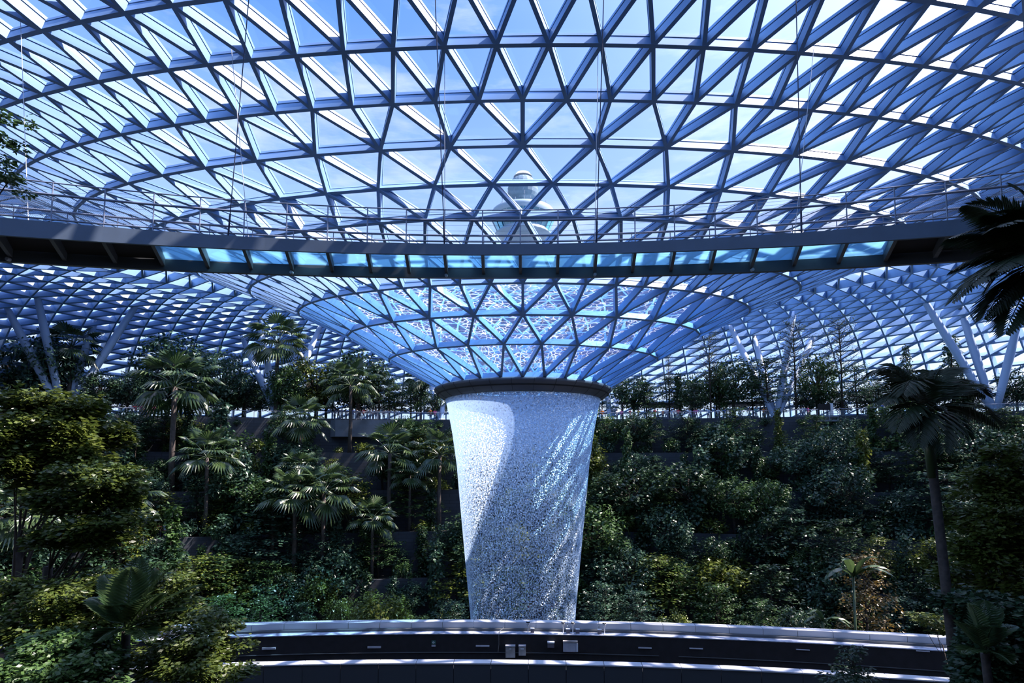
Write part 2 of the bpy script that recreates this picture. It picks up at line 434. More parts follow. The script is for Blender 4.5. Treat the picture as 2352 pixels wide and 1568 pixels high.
def watermat_fall():
    m, nt, out = mat('falling_water')
    uv = N(nt, 'UVMap'); sep = N(nt, 'SeparateXYZ'); nt.links.new(uv.outputs[0], sep.inputs[0])
    def noise(sx, sy, scale, detail=3, rough=.6):
        mp = N(nt, 'Mapping'); mp.inputs['Scale'].default_value = (sx, sy, 1); nt.links.new(uv.outputs[0], mp.inputs[0])
        z = N(nt, 'TexNoise'); z.inputs['Scale'].default_value = scale; z.inputs['Detail'].default_value = detail; z.inputs['Roughness'].default_value = rough
        nt.links.new(mp.outputs[0], z.inputs['Vector']); return z.outputs['Fac']
    fine = noise(250, 150, 1.0, 2, .7)            # single drops
    clump = noise(70, 42, 1.0, 4, .7)             # clumps of drops
    strand = noise(150, 2.5, 1.0, 3, .6)          # long strands
    def math2(op, a, b, clamp=False):
        n = N(nt, 'Math', operation=op, use_clamp=clamp)
        for i, x in enumerate((a, b)):
            if isinstance(x, (int, float)): n.inputs[i].default_value = x
            else: nt.links.new(x, n.inputs[i])
        return n.outputs[0]
    base = N(nt, 'ValToRGB'); nt.links.new(sep.outputs['Y'], base.inputs['Fac'])   # the sheet breaks up as it falls: v = 0 top
    el = base.color_ramp.elements; el[0].position = 0; el[0].color = (1, 1, 1, 1); el[1].position = 1; el[1].color = (.38, .38, .38, 1)
    for p, c in ((.05, 1.0), (.10, .86), (.20, .64), (.35, .52), (.7, .42)):
        e = el.new(p); e.color = (c, c, c, 1)
    s = math2('ADD', math2('MULTIPLY', fine, .75), math2('ADD', math2('MULTIPLY', clump, .22), math2('MULTIPLY', strand, .13)))
    s = math2('ADD', s, -.55)
    lw = N(nt, 'LayerWeight'); lw.inputs['Blend'].default_value = .5          # a deeper path through the curtain at its edges
    edge = math2('MULTIPLY', math2('POWER', lw.outputs['Facing'], 3.0), .55)
    d = math2('ADD', math2('ADD', base.outputs[0], edge), math2('MULTIPLY', s, 3.2))
    d = math2('MULTIPLY', math2('ADD', d, -.34), 1.7, True)
    d = math2('MULTIPLY', d, .97)
    tr = N(nt, 'BsdfTransparent')
    tl = N(nt, 'BsdfTranslucent'); tl.inputs['Color'].default_value = (.45, .67, 1, 1)
    df = N(nt, 'BsdfDiffuse'); df.inputs['Color'].default_value = (.45, .67, 1, 1)
    wm0 = N(nt, 'MixShader'); wm0.inputs[0].default_value = .35; nt.links.new(tl.outputs[0], wm0.inputs[1]); nt.links.new(df.outputs[0], wm0.inputs[2])
    mpz = N(nt, 'Mapping'); mpz.inputs['Scale'].default_value = (330, 260, 1); nt.links.new(uv.outputs[0], mpz.inputs[0])
    rz = N(nt, 'TexNoise'); rz.inputs['Scale'].default_value = 1.0; rz.inputs['Detail'].default_value = 1; nt.links.new(mpz.outputs[0], rz.inputs['Vector'])
    v0 = N(nt, 'VectorMath', operation='SUBTRACT'); nt.links.new(rz.outputs['Color'], v0.inputs[0]); v0.inputs[1].default_value = (.5, .5, .42)
    v1 = N(nt, 'VectorMath', operation='SCALE'); nt.links.new(v0.outputs[0], v1.inputs[0]); v1.inputs['Scale'].default_value = 4.0
    gm = N(nt, 'NewGeometry'); v2 = N(nt, 'VectorMath', operation='ADD'); nt.links.new(gm.outputs['Normal'], v2.inputs[0]); nt.links.new(v1.outputs[0], v2.inputs[1])
    bp = N(nt, 'VectorMath', operation='NORMALIZE'); nt.links.new(v2.outputs[0], bp.inputs[0])   # drops face every way
    gl = N(nt, 'BsdfGlossy'); gl.inputs['Roughness'].default_value = .35; gl.inputs['Color'].default_value = (.68, .84, 1, 1); nt.links.new(bp.outputs[0], gl.inputs['Normal'])
    wm = N(nt, 'MixShader'); wm.inputs[0].default_value = .5; nt.links.new(wm0.outputs[0], wm.inputs[1]); nt.links.new(gl.outputs[0], wm.inputs[2])
    mx = N(nt, 'MixShader'); nt.links.new(d, mx.inputs[0]); nt.links.new(tr.outputs[0], mx.inputs[1]); nt.links.new(wm.outputs[0], mx.inputs[2])
    nt.links.new(mx.outputs[0], out.inputs['Surface']); return m
FALLR = [(5.06, 5.92), (4.3, 5.72), (2.4, 5.35), (0.0, 4.98), (-4.4, 4.55), (-8.3, 4.2), (-11.5, 3.92), (-16.9, 3.6)]
def fall_r(z):
    for (z0, r0), (z1, r1) in zip(FALLR, FALLR[1:]):
        if z >= z1: return r0+(r1-r0)*(z0-z)/(z0-z1)
    return FALLR[-1][1]
def curtain(u, v):
    z = 5.06-(5.06+16.9)*v; r = fall_r(z) + .05*math.sin(u*2*PI*9+v*6)*min(1, v*3)
    return Vector((AX+r*math.sin(2*PI*u), AY-r*math.cos(2*PI*u), z))
fall = tag(obj('waterfall', grid_mesh('waterfall', curtain, 192, 60, watermat_fall())), 'round curtain of water falling from the dark ring of the funnel', 'waterfall')

# ------------------------------------------------------------------ footbridge
BR = 35.0; BW = 1.75
bc = at(1195, 560, 21.0); BX, BYC = bc.x, 21.0-BR
STEP = 1.385/BR
def bpt(i, off, z=0.0):
    """point at bay i, off metres behind the near edge"""
    g = i*STEP; r = BR+off
    return Vector((BX + r*math.sin(g), BYC + r*math.cos(g), bz(i)+z))
def bz(i): return 8.13 - .0047*i*i*.8
bridge = tag(empty('footbridge', (BX, 21.0, 8.13)), 'slim curved footbridge with glass floor crossing in front of the funnel', 'bridge')
IB = range(-15, 16)
def strip(mb, off0, off1, za, zb, i0=-15, i1=15, sub=2):
    n = (i1-i0)*sub
    for j in range(n):
        a, b = i0+j/sub, i0+(j+1)/sub
        z0a, z0b = (za(a) if callable(za) else za), (za(b) if callable(za) else za)
        z1a, z1b = (zb(a) if callable(zb) else zb), (zb(b) if callable(zb) else zb)
        mb.hexa([bpt(a, off0, z0a), bpt(b, off0, z0b), bpt(b, off1, z0b), bpt(a, off1, z0a),
                 bpt(a, off0, z1a), bpt(b, off0, z1b), bpt(b, off1, z1b), bpt(a, off1, z1a)])
fd = lambda i: -(.40 + .0011*i*i)
mb = MB(); strip(mb, 0, .10, fd, 0.0); built(mb, 'front_fascia', M['fascia'], bridge)
mb = MB(); strip(mb, BW-.05, BW+.12, lambda i: fd(i)-.30, lambda i: fd(i)+.10); built(mb, 'rear_beam', M['bsteel'], bridge)
for i in IB:
    mb = MB(); w = .055/1.385
    mb.hexa([bpt(i-w, .10, fd(i)+.02), bpt(i+w, .10, fd(i)+.02), bpt(i+w, BW-.06, fd(i)-.16), bpt(i-w, BW-.06, fd(i)-.16),
             bpt(i-w, .10, -.10), bpt(i+w, .10, -.10), bpt(i+w, BW-.06, -.10), bpt(i-w, BW-.06, -.10)])
    rb = built(mb, 'rib', M['bsteel'], bridge)
    if i in (-12, -6, -2, 2, 6):
        mb = MB(); p = bpt(i, BW-.02, fd(i)-.24)
        mb.tube([p+Vector((0, -.16, 0)), p+Vector((0, -.03, 0))], .06, 10)
        o = mb.build('downlight', M['boxgrey'], rb); o.data.transform(Matrix.Translation(-Vector(bridge.location)))
for i in range(-15, 15):
    mb = MB(); w = .06/1.385
    q0, q1 = fd(i)+.13, fd(i+1)+.13
    mb.hexa([bpt(i+w, .11, -.09), bpt(i+1-w, .11, -.09), bpt(i+1-w, BW-.06, q1-.04), bpt(i+w, BW-.06, q0-.04),
             bpt(i+w, .11, -.05), bpt(i+1-w, .11, -.05), bpt(i+1-w, BW-.06, q1), bpt(i+w, BW-.06, q0)])
    solid = i < -9 or i >= 9
    built(mb, 'floor_plate' if solid else 'glass_floor_panel', M['soffit'] if solid else M['deckglass'], bridge)
def rail_set(name, off, h, hand, posts_r):
    r = empty(name, (0, 0, 0)); r.parent = bridge
    def add(mb, nm, m):
        o = mb.build(nm, m, r); o.data.transform(Matrix.Translation(-Vector(bridge.location)))
    for i in IB:
        mb = MB(); mb.tube([bpt(i, off, -.02), bpt(i, off, h)], posts_r, 6); add(mb, 'post', M['rail'])
    idx = [i/2 for i in range(-30, 31)]
    mb = MB(); mb.tube([bpt(i, off, h) for i in idx], .022, 6); add(mb, 'top_rail', M['rail'])
    mb = MB(); mb.tube([bpt(i, off, hand) for i in idx], .042, 8); add(mb, 'handrail', M['rail'])
    mb = MB(); mb.tube([bpt(i, off, .1) for i in idx], .028, 6); add(mb, 'bottom_rail', M['rail'])
    for hh in ([h-.12, h-.24] if hand < h-.1 else [])+[hand-.2, hand-.4, hand-.6]:
        mb = MB(); mb.tube([bpt(i, off, hh) for i in idx], .005, 4); add(mb, 'wire', M['rail'])
    return r, add
fr, addf = rail_set('front_railing', .05, 1.29, .90, .024)
rr, addr = rail_set('rear_railing', BW-.02, 1.02, 1.0, .018)
for (a, b) in ((-15, -9), (9, 15)):
    for i in range(a, b):
        mb = MB(); nn = 26
        for k in range(-nn//2, nn):
            for sg in (1, -1):
                x0, x1 = k/nn, k/nn+.5*.8
                if sg < 0: x0, x1 = x1, x0
                z0, z1 = .10, .88
                # clip to the bay
                pts = []
                for (x, z) in ((x0, z0), (x1, z1)): pts.append([x, z])
                lo, hi = 0.0, 1.0
                dx = pts[1][0]-pts[0][0]
                ts = [0.0, 1.0]
                for lim in (0.0, 1.0):
                    t = (lim-pts[0][0])/dx
                    if 0 < t < 1: ts.append(t)
                ts = sorted(ts)
                for t0, t1 in zip(ts, ts[1:]):
                    xm = pts[0][0]+dx*(t0+t1)/2
                    if 0 <= xm <= 1:
                        q = [(pts[0][0]+dx*t, z0+(z1-z0)*t) for t in (t0, t1)]
                        mb.tube([bpt(i+q[0][0], .06, q[0][1]), bpt(i+q[1][0], .06, q[1][1])], .0035, 3, cap=False)
        addf(mb, 'wire_mesh_panel', M['rail'])

# suspension cables
def cable(p, q, r, m, label, white=False):
    t = empty('suspension_cable', tuple(p)); tag(t, label, 'cable', 'cables holding up the footbridge')
    mb = MB(); mb.tube([p, q], r, 6); built(mb, 'rod', m, t)
    d = (q-p).normalized()
    mb = MB(); mb.tube([p, p+d*.75], r*1.9, 6); built(mb, 'end_sleeve', m, t)
for (i, tx, lab) in ((-7.35, 573, 'dark cable rising from left part of the footbridge'), (-2, 999, 'dark cable just left of the airport tower'),
                (2, 1387, 'dark cable just right of the airport tower'), (7, 1828, 'dark cable rising from right part of the footbridge')):
    p = bpt(i, .03, .0); q = at(tx, -20, 18.6)
    h = bvh.ray_cast(p, (q-p).normalized())
    if h[0] is not None: q = h[0]
    cable(p, q, .017, M['cabledark'], lab)
for (bx, by, tx, ty, lab) in ((38, 492, 44, -30, 'thin white cable near the far left end of the footbridge'), (556, 540, 522, 6, 'thin slanting white cable crossing the left dark cable'),
                     (1018, 545, 1021, 106, 'thin white cable beside the dark cable left of tower'), (1371, 545, 1374, 106, 'thin white cable beside the dark cable right of tower'),
                     (1838, 535, 1880, 4, 'thin slanting white cable crossing the right dark cable')):
    d = ray(bx, HOR); s_ = (BYC, BR+BW)
    # footing on the rear edge of the deck
    best = min((abs(((bpt(i/20, BW-.03).x)/(bpt(i/20, BW-.03).y)) - d.x/d.y), i/20) for i in range(-320, 321))[1]
    p = bpt(best, BW+.0, .0)
    q = at(tx, ty, 20.5); h = bvh.ray_cast(p, (q-p).normalized())
    if h[0] is not None: q = h[0]
    cable(p, q, .011, M['cablewhite'], lab)

# ------------------------------------------------------------------ airport control tower outside
TY = 175.0
tk = TY/F
tb = at(1202, HOR, TY)
tower = tag(empty('control_tower', (tb.x, TY, -17.0)), 'pale airport control tower seen through the glass above the bridge', 'tower')
def tz(py): return at(1202, py, TY).z + 17.0
def tl(name, prof, m, n=32, smooth=True):
    mb = MB(); mb.lathe(prof, n); return mb.build(name, m, tower, smooth)
M['tower'] = plain('tower_paint', (.22, .31, .40), .6)
M['towerglass'] = plain('tower_glass', (.03, .16, .25), .15, spec=.8)
M['towerlight'] = plain('tower_window', (.10, .42, .62), .2)
M['radome'] = plain('radome', (.10, .17, .23), .7)
tl('shaft', [(4.4, 0), (4.0, tz(560))], M['tower'])
tl('lower_dish', [(4.0, tz(575)), (7.0, tz(556)), (9.2, tz(545)), (8.4, tz(541)), (7.2, tz(528))], M['tower'])
tl('cab_glazing', [(7.2, tz(541)), (9.6, tz(504))], M['towerglass'], 24, False)
mb = MB()
for k in range(24):
    g = 2*PI*k/24; d = Vector((math.sin(g), -math.cos(g), 0))
    mb.tube([d*7.25+Vector((0, 0, tz(541))), d*9.66+Vector((0, 0, tz(504)))], .12, 4)
mb.build('window_mullion', M['tower'], tower)
for sg in (-1, 1):
    mb = MB()
    for k in range(2):
        for g0 in (sg*(1.05+k*.26),):
            v = []
            for (g, r, z) in ((g0, 7.45, 540), (g0+.2, 7.45, 540), (g0+.2, 9.4, 509), (g0, 9.4, 509)):
                v.append((1.015*r*math.sin(g), -1.015*r*math.cos(g), tz(z)))
            mb.add(v, [(0, 1, 2, 3)])
    mb.build('bright_window', M['towerlight'], tower)
tl('cab_roof', [(9.6, tz(504)), (9.9, tz(496)), (9.4, tz(488)), (5.6, tz(478)), (2.6, tz(475))], M['tower'])
tl('mast', [(2.7, tz(476)), (2.2, tz(462))], M['tower'], 16)
mb = MB(); mb.ball((0, 0, tz(441)), 4.75, 20, 14, (1, 1, 1.08)); mb.build('radome_ball', M['radome'], tower)
mb = MB()
for k in range(10):
    for j in range(1, 6):
        t0, t1 = PI*j/7, PI*(j+1)/7
        g0, g1 = 2*PI*(k+.5*(j % 2))/10, 2*PI*(k+.5*((j+1) % 2))/10
        def sp(t, g): return (4.8*math.sin(t)*math.sin(g), -4.8*math.sin(t)*math.cos(g), tz(441)+5.18*math.cos(t))
        mb.tube([sp(t0, g0), sp(t1, g1)], .04, 3); mb.tube([sp(t0, g0), sp(t1, g1-2*PI/10)], .04, 3)
mb.build('radome_frame', M['tower'], tower)
tl('radome_cap', [(2.9, tz(407)), (2.1, tz(399)), (1.0, tz(396)), (.3, tz(395.5)), (.15, tz(393))], M['white'], 20)
rng = random.Random(4)
for k in range(11):
    g = -1.4+2.8*k/10+rng.uniform(-.06, .06); r = rng.uniform(6.8, 9.0); h = rng.uniform(1.2, 3.0)*(2.2 if k == 3 else 1)
    mb = MB(); x, y = r*math.sin(g), -r*math.cos(g); z = tz(486)
    mb.tube([(x, y, z-.8), (x, y, z+h)], .07, 4); mb.tube([(x-.4, y, z+h*.6), (x+.4, y, z+h*.6)], .05, 3)
    mb.build('antenna', M['fascia'], tower)

# ------------------------------------------------------------------ terraces, floors, added shading walls
EX = 2.2
LV = [(34.0, 6.1), (30.0, 1.5), (26.0, -3.0), (22.0, -7.5), (18.5, -12.0), (15.5, -15.8)]   # (edge radius, ground height behind it)
FLOOR = -17.0
def ell(r, g): return (AX + r*EX*math.sin(g), AY + r*math.cos(g))
def on_terrace(px, r, py=HOR):
    d = ray(px, HOR); m = d.x/d.y
    a = (m/EX)**2+1; b = -2*AY - 2*m*AX/EX**2; c = AY*AY - r*r + (AX/EX)**2
    disc = b*b-4*a*c
    if disc < 0: return None
    Y = (-b+math.sqrt(disc))/(2*a); return m*Y, Y
def brick(name, c1, c2, mortar):
    m, nt, out = mat(name)
    tc = N(nt, 'TexCoord'); uv = N(nt, 'UVMap')
    b = N(nt, 'TexBrick'); b.inputs['Color1'].default_value = (*c1, 1); b.inputs['Color2'].default_value = (*c2, 1); b.inputs['Mortar'].default_value = (*mortar, 1)
    b.inputs['Scale'].default_value = 1.0; b.inputs['Mortar Size'].default_value = .015; b.inputs['Brick Width'].default_value = 1.2; b.inputs['Row Height'].default_value = .4
    nt.links.new(uv.outputs[0], b.inputs['Vector'])
    p = N(nt, 'BsdfPrincipled'); p.inputs['Roughness'].default_value = .8
    nt.links.new(b.outputs['Color'], p.inputs['Base Color']); nt.links.new(p.outputs[0], out.inputs['Surface']); return m
M['brick'] = brick('stacked_stone', (.05, .058, .072), (.035, .042, .055), (.015, .017, .02))
def arc_wall(name, r, z0, z1, m, g0=-1.75, g1=1.75, n=120, thick=.3):
    v, f, uv = [], [], []
    for k in range(n+1):
        g = g0+(g1-g0)*k/n
        for (rr, z) in ((r, z0), (r, z1), (r+thick, z1), (r+thick, z0)):
            x, y = ell(rr, g); v.append((x, y, z)); uv.append((g*r*1.5, z))
    for k in range(n):
        for j in range(3):
            a = k*4+j; f.append((a, a+4, a+5, a+1))
    me = bpy.data.meshes.new(name); me.from_pydata(v, [], f); me.materials.append(m)
    ul = me.uv_layers.new(name='UVMap')
    for p in me.polygons:
        for li in p.loop_indices: ul.data[li].uv = uv[me.loops[li].vertex_index]
    return me
names5 = ['top', 'second', 'third', 'fourth', 'fifth', 'lowest']
for i, (r, z) in enumerate(LV):
    zb = LV[i+1][1] if i+1 < len(LV) else FLOOR
    o = obj('wall_terrace_%d' % (i+1), arc_wall('wall_terrace', r, zb-.05, z+.25, M['brick']))
    tag(o, 'dark stone retaining wall of the %s planted terrace' % names5[i], 'wall', kind='structure')
    r1 = LV[i-1][0]+.05 if i else 66
    mb = MB(); n = 100
    for k in range(n+1):
        g = -1.75+3.5*k/n
        x, y = ell(r+.25, g); mb.v.append((x, y, z))
        if i: x, y = ell(r1, g)
        else: x, y = AX+69.5*math.sin(g), AY-2+61.5*math.cos(g)
        mb.v.append((x, y, z))
    for k in range(n): mb.f.append((2*k, 2*k+2, 2*k+3, 2*k+1))
    o = mb.build('floor_terrace_%d' % (i+1), M['soil'] if i else M['floor'])
    tag(o, ('planting bed on the %s terrace' % names5[i]) if i else 'paved walkway of the top terrace', 'floor', kind='structure')
mb = MB(); mb.box((0, 40, FLOOR-.25), (260, 260, .5)); tag(mb.build('floor', M['floor']), 'dark floor of the valley around the pool', 'floor', kind='structure')
mb = MB(); mb.box((0, 6, -10.0), (90, 27, 1.6)); tag(mb.build('floor_near', M['soil']), 'planted ground in front of the train track', 'ground', kind='structure')
mb = MB(); mb.box((0, -9.5, -2), (110, 3.0, 22)); tag(mb.build('wall_shade_back', M['conc']), 'unseen dark wall added behind the viewer for darkness', 'wall', kind='structure')  # out of view, added to darken surfaces that face the camera
mb = MB(); mb.box((12.75, 2, 3), (3.5, 20, 26)); mb.box((16.5, 14.5, 3), (3, 5, 26)); tag(mb.build('wall_shade_right', M['conc']), 'unseen dark blocks added at right to shade the foreground palms', 'wall', kind='structure')  # out of view, added and shaped to keep sun off the right palms
# pool
mb = MB(); mb.lathe([(0.01, FLOOR+.06), (8.8, FLOOR+.06)], 64, (AX, AY, 0)); 
M['pool'] = plain('pool_water', (.02, .035, .05), .1, spec=.8)
tag(mb.build('water_pool', M['pool']), 'round dark pool at the foot of the waterfall', 'pool', kind='structure')

# ------------------------------------------------------------------ train guideway in front
GX = at(1120, 1420, 32.4).x; GZ = -8.38
GC = 32.4-100.0
def gpt(s_, off, z):
    """arc position: s_ metres along, off metres from the far wall towards the camera"""
    g = s_/100.0; r = 100.0-off
    return Vector((GX+r*math.sin(g), GC+r*math.cos(g), z))
def gslab(mb, s0, s1, o0, o1, z0, z1, n=1):
    for j in range(n):
        a = s0+(s1-s0)*j/n; b = s0+(s1-s0)*(j+1)/n
        mb.hexa([gpt(a, o1, z0), gpt(b, o1, z0), gpt(b, o0, z0), gpt(a, o0, z0), gpt(a, o1, z1), gpt(b, o1, z1), gpt(b, o0, z1), gpt(a, o0, z1)])
GL, GR = -36, 34
guide = tag(empty('guideway', (GX, 28, FLOOR)), 'sunken concrete train guideway crossing in front of the waterfall', 'guideway')
mb = MB(); gslab(mb, GL, GR, -.35, .75, GZ-4.2, GZ-.42, 40); built(mb, 'rear_wall', M['trackwall'], guide)
mb = MB(); gslab(mb, GL, GR, .28, .78, GZ-.42, GZ-.38, 40); built(mb, 'lit_shelf', M['shelf'], guide)
mb = MB(); gslab(mb, GL, GR, .75, 6.9, GZ-4.4, GZ-4.2, 40); built(mb, 'track_bed', M['trackwall'], guide)
mb = MB(); gslab(mb, GL, GR, 6.85, 7.35, GZ-4.2, GZ+.0, 40); built(mb, 'front_wall', M['trackwall'], guide)
k = 0; s0 = GL
W1 = 70.0/F*32.4
while s0 < GR:
    mb = MB(); gslab(mb, s0+.012, s0+W1-.012, -.45, .10, GZ-.02, GZ+.04); gslab(mb, s0+.012, s0+W1-.012, .06, .12, GZ-.26, GZ+.04)
    o = built(mb, 'rear_coping_panel', M['coping'], guide); s0 += W1
mb = MB(); gslab(mb, GL, GR, .0, .26, GZ-.42, GZ-.27, 40); built(mb, 'cable_tray', M['bsteel'], guide)
W2 = 90.0/F*25.0; s0 = GL
FZ = at(1150, 1515, 25.1).z
while s0 < GR:
    mb = MB(); gslab(mb, s0+.012, s0+W2-.012, 7.25, 7.72, FZ-.05, FZ); built(mb, 'front_coping_panel', M['coping'], guide)
    mb = MB(); gslab(mb, s0+.012, s0+W2-.012, 7.60, 7.68, FZ-2.6, FZ-.05); built(mb, 'front_panel', M['panel'], guide); s0 += W2
for (s0, s1) in ((-30, -14), (-13, 9), (10, 27)):
    mb = MB(); gslab(mb, s0, s1, .74, .80, GZ-1.36, GZ-1.33, 8); built(mb, 'conduit', M['bsteel'], guide)
def s_at(px, off, z):
    best = None
    for j in range(-4000, 4001):
        p = gpt(j/100, off, z); u = p.x/p.y
        e = abs(u - ray(px, HOR).x/ray(px, HOR).y)
        if best is None or e < best[0]: best = (e, j/100)
    return best[1]
def onwall(px, py, off=.80):
    """point on the face of the rear wall behind pixel px, py"""
    s_ = s_at(px, off, 0); p = gpt(s_, off, 0); return s_, at(px, py, p.y).z
def wallbox(name, px0, px1, py0, py1, m, label, cat, group=None, depth=.22, trim=None):
    s_a, z1 = onwall(px0, py0); s_b, z0 = onwall(px1, py1)
    b = empty(name, tuple(gpt((s_a+s_b)/2, .78, z0))); tag(b, label, cat, group)
    mb = MB(); gslab(mb, s_a, s_b, .74, .74+depth, z0, z1); built(mb, 'body', m, b)
    if trim:
        mb = MB(); gslab(mb, s_a-.01, s_b+.01, .74, .77+depth, z1-.01, z1+.05); built(mb, 'lid', trim, b)
    return b, s_a, s_b, z0, z1
b, sa, sb, z0, z1 = wallbox('metal_cabinet', 1162, 1183, 1482, 1508, M['inox'], 'larger stained steel cabinet on the dark track wall', 'cabinet', trim=M['boxgrey'])
mb = MB(); gslab(mb, (sa+sb)/2-.05, (sa+sb)/2+.05, .96, .975, z1-.14, z1-.10); built(mb, 'name_plate', M['white'], b)
b, sa, sb, z0, z1 = wallbox('metal_cabinet', 1191, 1207, 1482, 1503, M['inox'], 'smaller stained steel cabinet right of the larger one', 'cabinet', trim=M['boxgrey'])
mb = MB(); gslab(mb, (sa+sb)/2-.09, (sa+sb)/2+.09, .96, .975, z1-.15, z1-.08); built(mb, 'name_plate', M['white'], b)
wallbox('junction_box', 1256, 1271, 1474, 1485, M['mauve'], 'small dull junction box left of the big pale panel', 'box', trim=M['white'])
b, sa, sb, z0, z1 = wallbox('electrical_board', 1291, 1323, 1472, 1495, M['boxgrey'], 'big pale grey electrical panel on the dark track wall', 'panel', trim=M['inox'])
mb = MB(); gslab(mb, sb-.06, sb+.02, .95, .98, z0+.02, z1-.05); built(mb, 'side_frame', M['white'], b)
b, sa, sb, z0, z1 = wallbox('exit_sign', 995, 1004, 1471, 1479, M['green'], 'small green arrow sign on the dark track wall', 'sign', depth=.05)
mb = MB(); cx = (sa+sb)/2; cz = (z0+z1)/2
gslab(mb, cx-.06, cx+.08, .795, .80, cz-.012, cz+.012)
for sg in (-1, 1):
    mb.add([gpt(cx-.07, .80, cz), gpt(cx-.045, .80, cz), gpt(cx+.015, .80, cz+sg*.065), gpt(cx-.01, .80, cz+sg*.065)], [(0, 1, 2, 3)])
built(mb, 'arrow', M['white'], b)
b, sa, sb, z0, z1 = wallbox('sign_plate', 995, 1004, 1481, 1485, M['boxgrey'], 'small pale plate under the green arrow sign', 'sign', depth=.04)
for i, px in enumerate((629, 866, 1110, 1475, 1590, 1830, 2100)):
    y = 1487+(1 if px > 1300 else 0)+abs(px-1150)*.012-6
    lab = ['leftmost', 'second', 'third', 'fourth', 'fifth', 'sixth', 'rightmost'][i]
    b, sa, sb, z0, z1 = wallbox('tube_light', px-15, px+15, y, y+3.4, M['boxgrey'], 'slim unlit tube light on the track wall, %s of the row' % lab, 'light', 'tube lights along the track wall', depth=.08)
for i, px in enumerate((761, 917, 1075, 1232, 1389, 1548, 1715, 1885, 2048)):
    # twin spot fittings standing on the front wall
    s_ = s_at(px, 7.1, 0); zt = GZ
    e = empty('spot_fitting', tuple(gpt(s_, 7.1, zt))); tag(e, 'twin spot fitting standing on the front wall, number %s from the left' % ['one', 'two', 'three', 'four', 'five', 'six', 'seven', 'eight', 'nine'][i], 'light', 'spot fittings along the front wall')
    p = gpt(s_, 7.1, zt)
    mb = MB(); mb.box(p+Vector((0, 0, .05)), (.22, .12, .10)); built(mb, 'housing', M['bsteel'], e)
    for dx in (-.055, .055):
        mb = MB(); mb.tube([p+Vector((dx, -.06, .07)), p+Vector((dx, -.12, .06))], [.04, .045], 10); built(mb, 'lens', M['white'], e)
for i, (px, lab) in enumerate(((1212, 'leftmost'), (1291, 'second'), (1313, 'third'), (1384, 'rightmost'))):
    s_ = s_at(px, .6, 0); p = gpt(s_, .6, GZ-.38)
    e = empty('camera_post', tuple(p)); tag(e, 'white post with round camera head on the ledge, %s of four' % lab, 'camera', 'camera posts on the track ledge')
    mb = MB(); mb.lathe([(.0, 0), (.085, 0), (.075, .02), (.03, .05), (.022, .08), (.022, .33), (.05, .40), (.09, .46)], 16, tuple(p)); built(mb, 'post', M['white'], e, True)
    mb = MB(); mb.ball(p+Vector((0, 0, .53)), .10, 16, 10, (1, 1, .9)); built(mb, 'head', M['white'], e, True)
    mb = MB(); mb.lathe([(.101, .54), (.094, .58), (.075, .60)], 16, tuple(p)); built(mb, 'dark_lens_band', M['joint'], e, True)
for i, (px, lab) in enumerate(((1222, 'left'), (1302, 'second'), (1324, 'third'), (1373, 'right'))):
    s_ = s_at(px, .5, 0); p = gpt(s_, .5, GZ-.38)
    e = empty('ledge_box', tuple(p)); tag(e, 'small pale box on the track ledge beside the %s camera post' % ['leftmost', 'second', 'third', 'rightmost'][i], 'box', 'small boxes on the track ledge')
    mb = MB(); mb.box(p+Vector((0, 0, .10)), (.19, .16, .20)); built(mb, 'body', M['mauve'], e)
    mb = MB(); mb.box(p+Vector((0, 0, .215)), (.21, .18, .03)); built(mb, 'lid', M['white'], e)
s_ = s_at(1146, .8, 0)
mb = MB(); mb.tube([gpt(s_+.25, .3, GZ-.2), gpt(s_+.05, .5, GZ-.30), gpt(s_, .82, GZ-.42), gpt(s_+.01, .82, GZ-.9), gpt(s_-.04, .82, GZ-1.33)], .022, 6)
tag(mb.build('drain_hose', M['bsteel']), 'dark hose hanging over the ledge left of cabinets', 'hose')

# ------------------------------------------------------------------ branching steel columns
def column(bpx, tops, label):
    x, y = on_terrace(bpx, 36.2)
    b = Vector((x, y, 6.1)); e = empty('branching_column', tuple(b)); tag(e, label, 'column', 'branching steel columns under the roof')
    mb = MB(); mb.tube([b+Vector((0, 0, -.1)), b+Vector((0, 0, .5))], [.75, .6], 14); built(mb, 'foot', M['strut'], e, True)
    for i, (px, py, Y0) in enumerate(tops):
        q = roof_hit(px, py, Y0); d = (q-b); L = d.length; d.normalize()
        p0 = b+Vector((0, 0, .3))+Vector((d.x, d.y, 0))*.35
        p = [p0.lerp(q, t) for t in (0, .25, .6, .9, .955)]
        mb = MB(); mb.tube(p, [.30, .42, .46, .36, .25], 14)
        st = built(mb, 'strut', M['strut'], e, True)
        mb = MB(); mb.tube([p0.lerp(q, .95), p0.lerp(q, 1.0)], [.2, .3], 8)
        o = mb.build('top_joint', M['bsteel'], st); o.data.transform(Matrix.Translation(-b))
column(140, [(6, 688, 60), (80, 655, 60), (222, 725, 70), (325, 682, 65)], 'four-armed steel column rising behind the trees at far left')
column(637, [(552, 765, 70), (592, 722, 65), (690, 780, 75), (742, 735, 60)], 'four-armed steel column left of the funnel and waterfall')
column(1785, [(1672, 738, 60), (1732, 770, 75), (1826, 705, 65), (1872, 765, 75)], 'four-armed steel column right of the funnel and waterfall')
column(2292, [(2112, 672, 60), (2205, 705, 65), (2342, 725, 65), (2400, 790, 70)], 'four-armed steel column at far right behind the palms')
column(1404, [(1432, 868, 70), (1380, 800, 80)], 'steel column half hidden right of the collar')
column(1012, [(985, 868, 70), (1030, 800, 80)], 'steel column half hidden left of the collar')

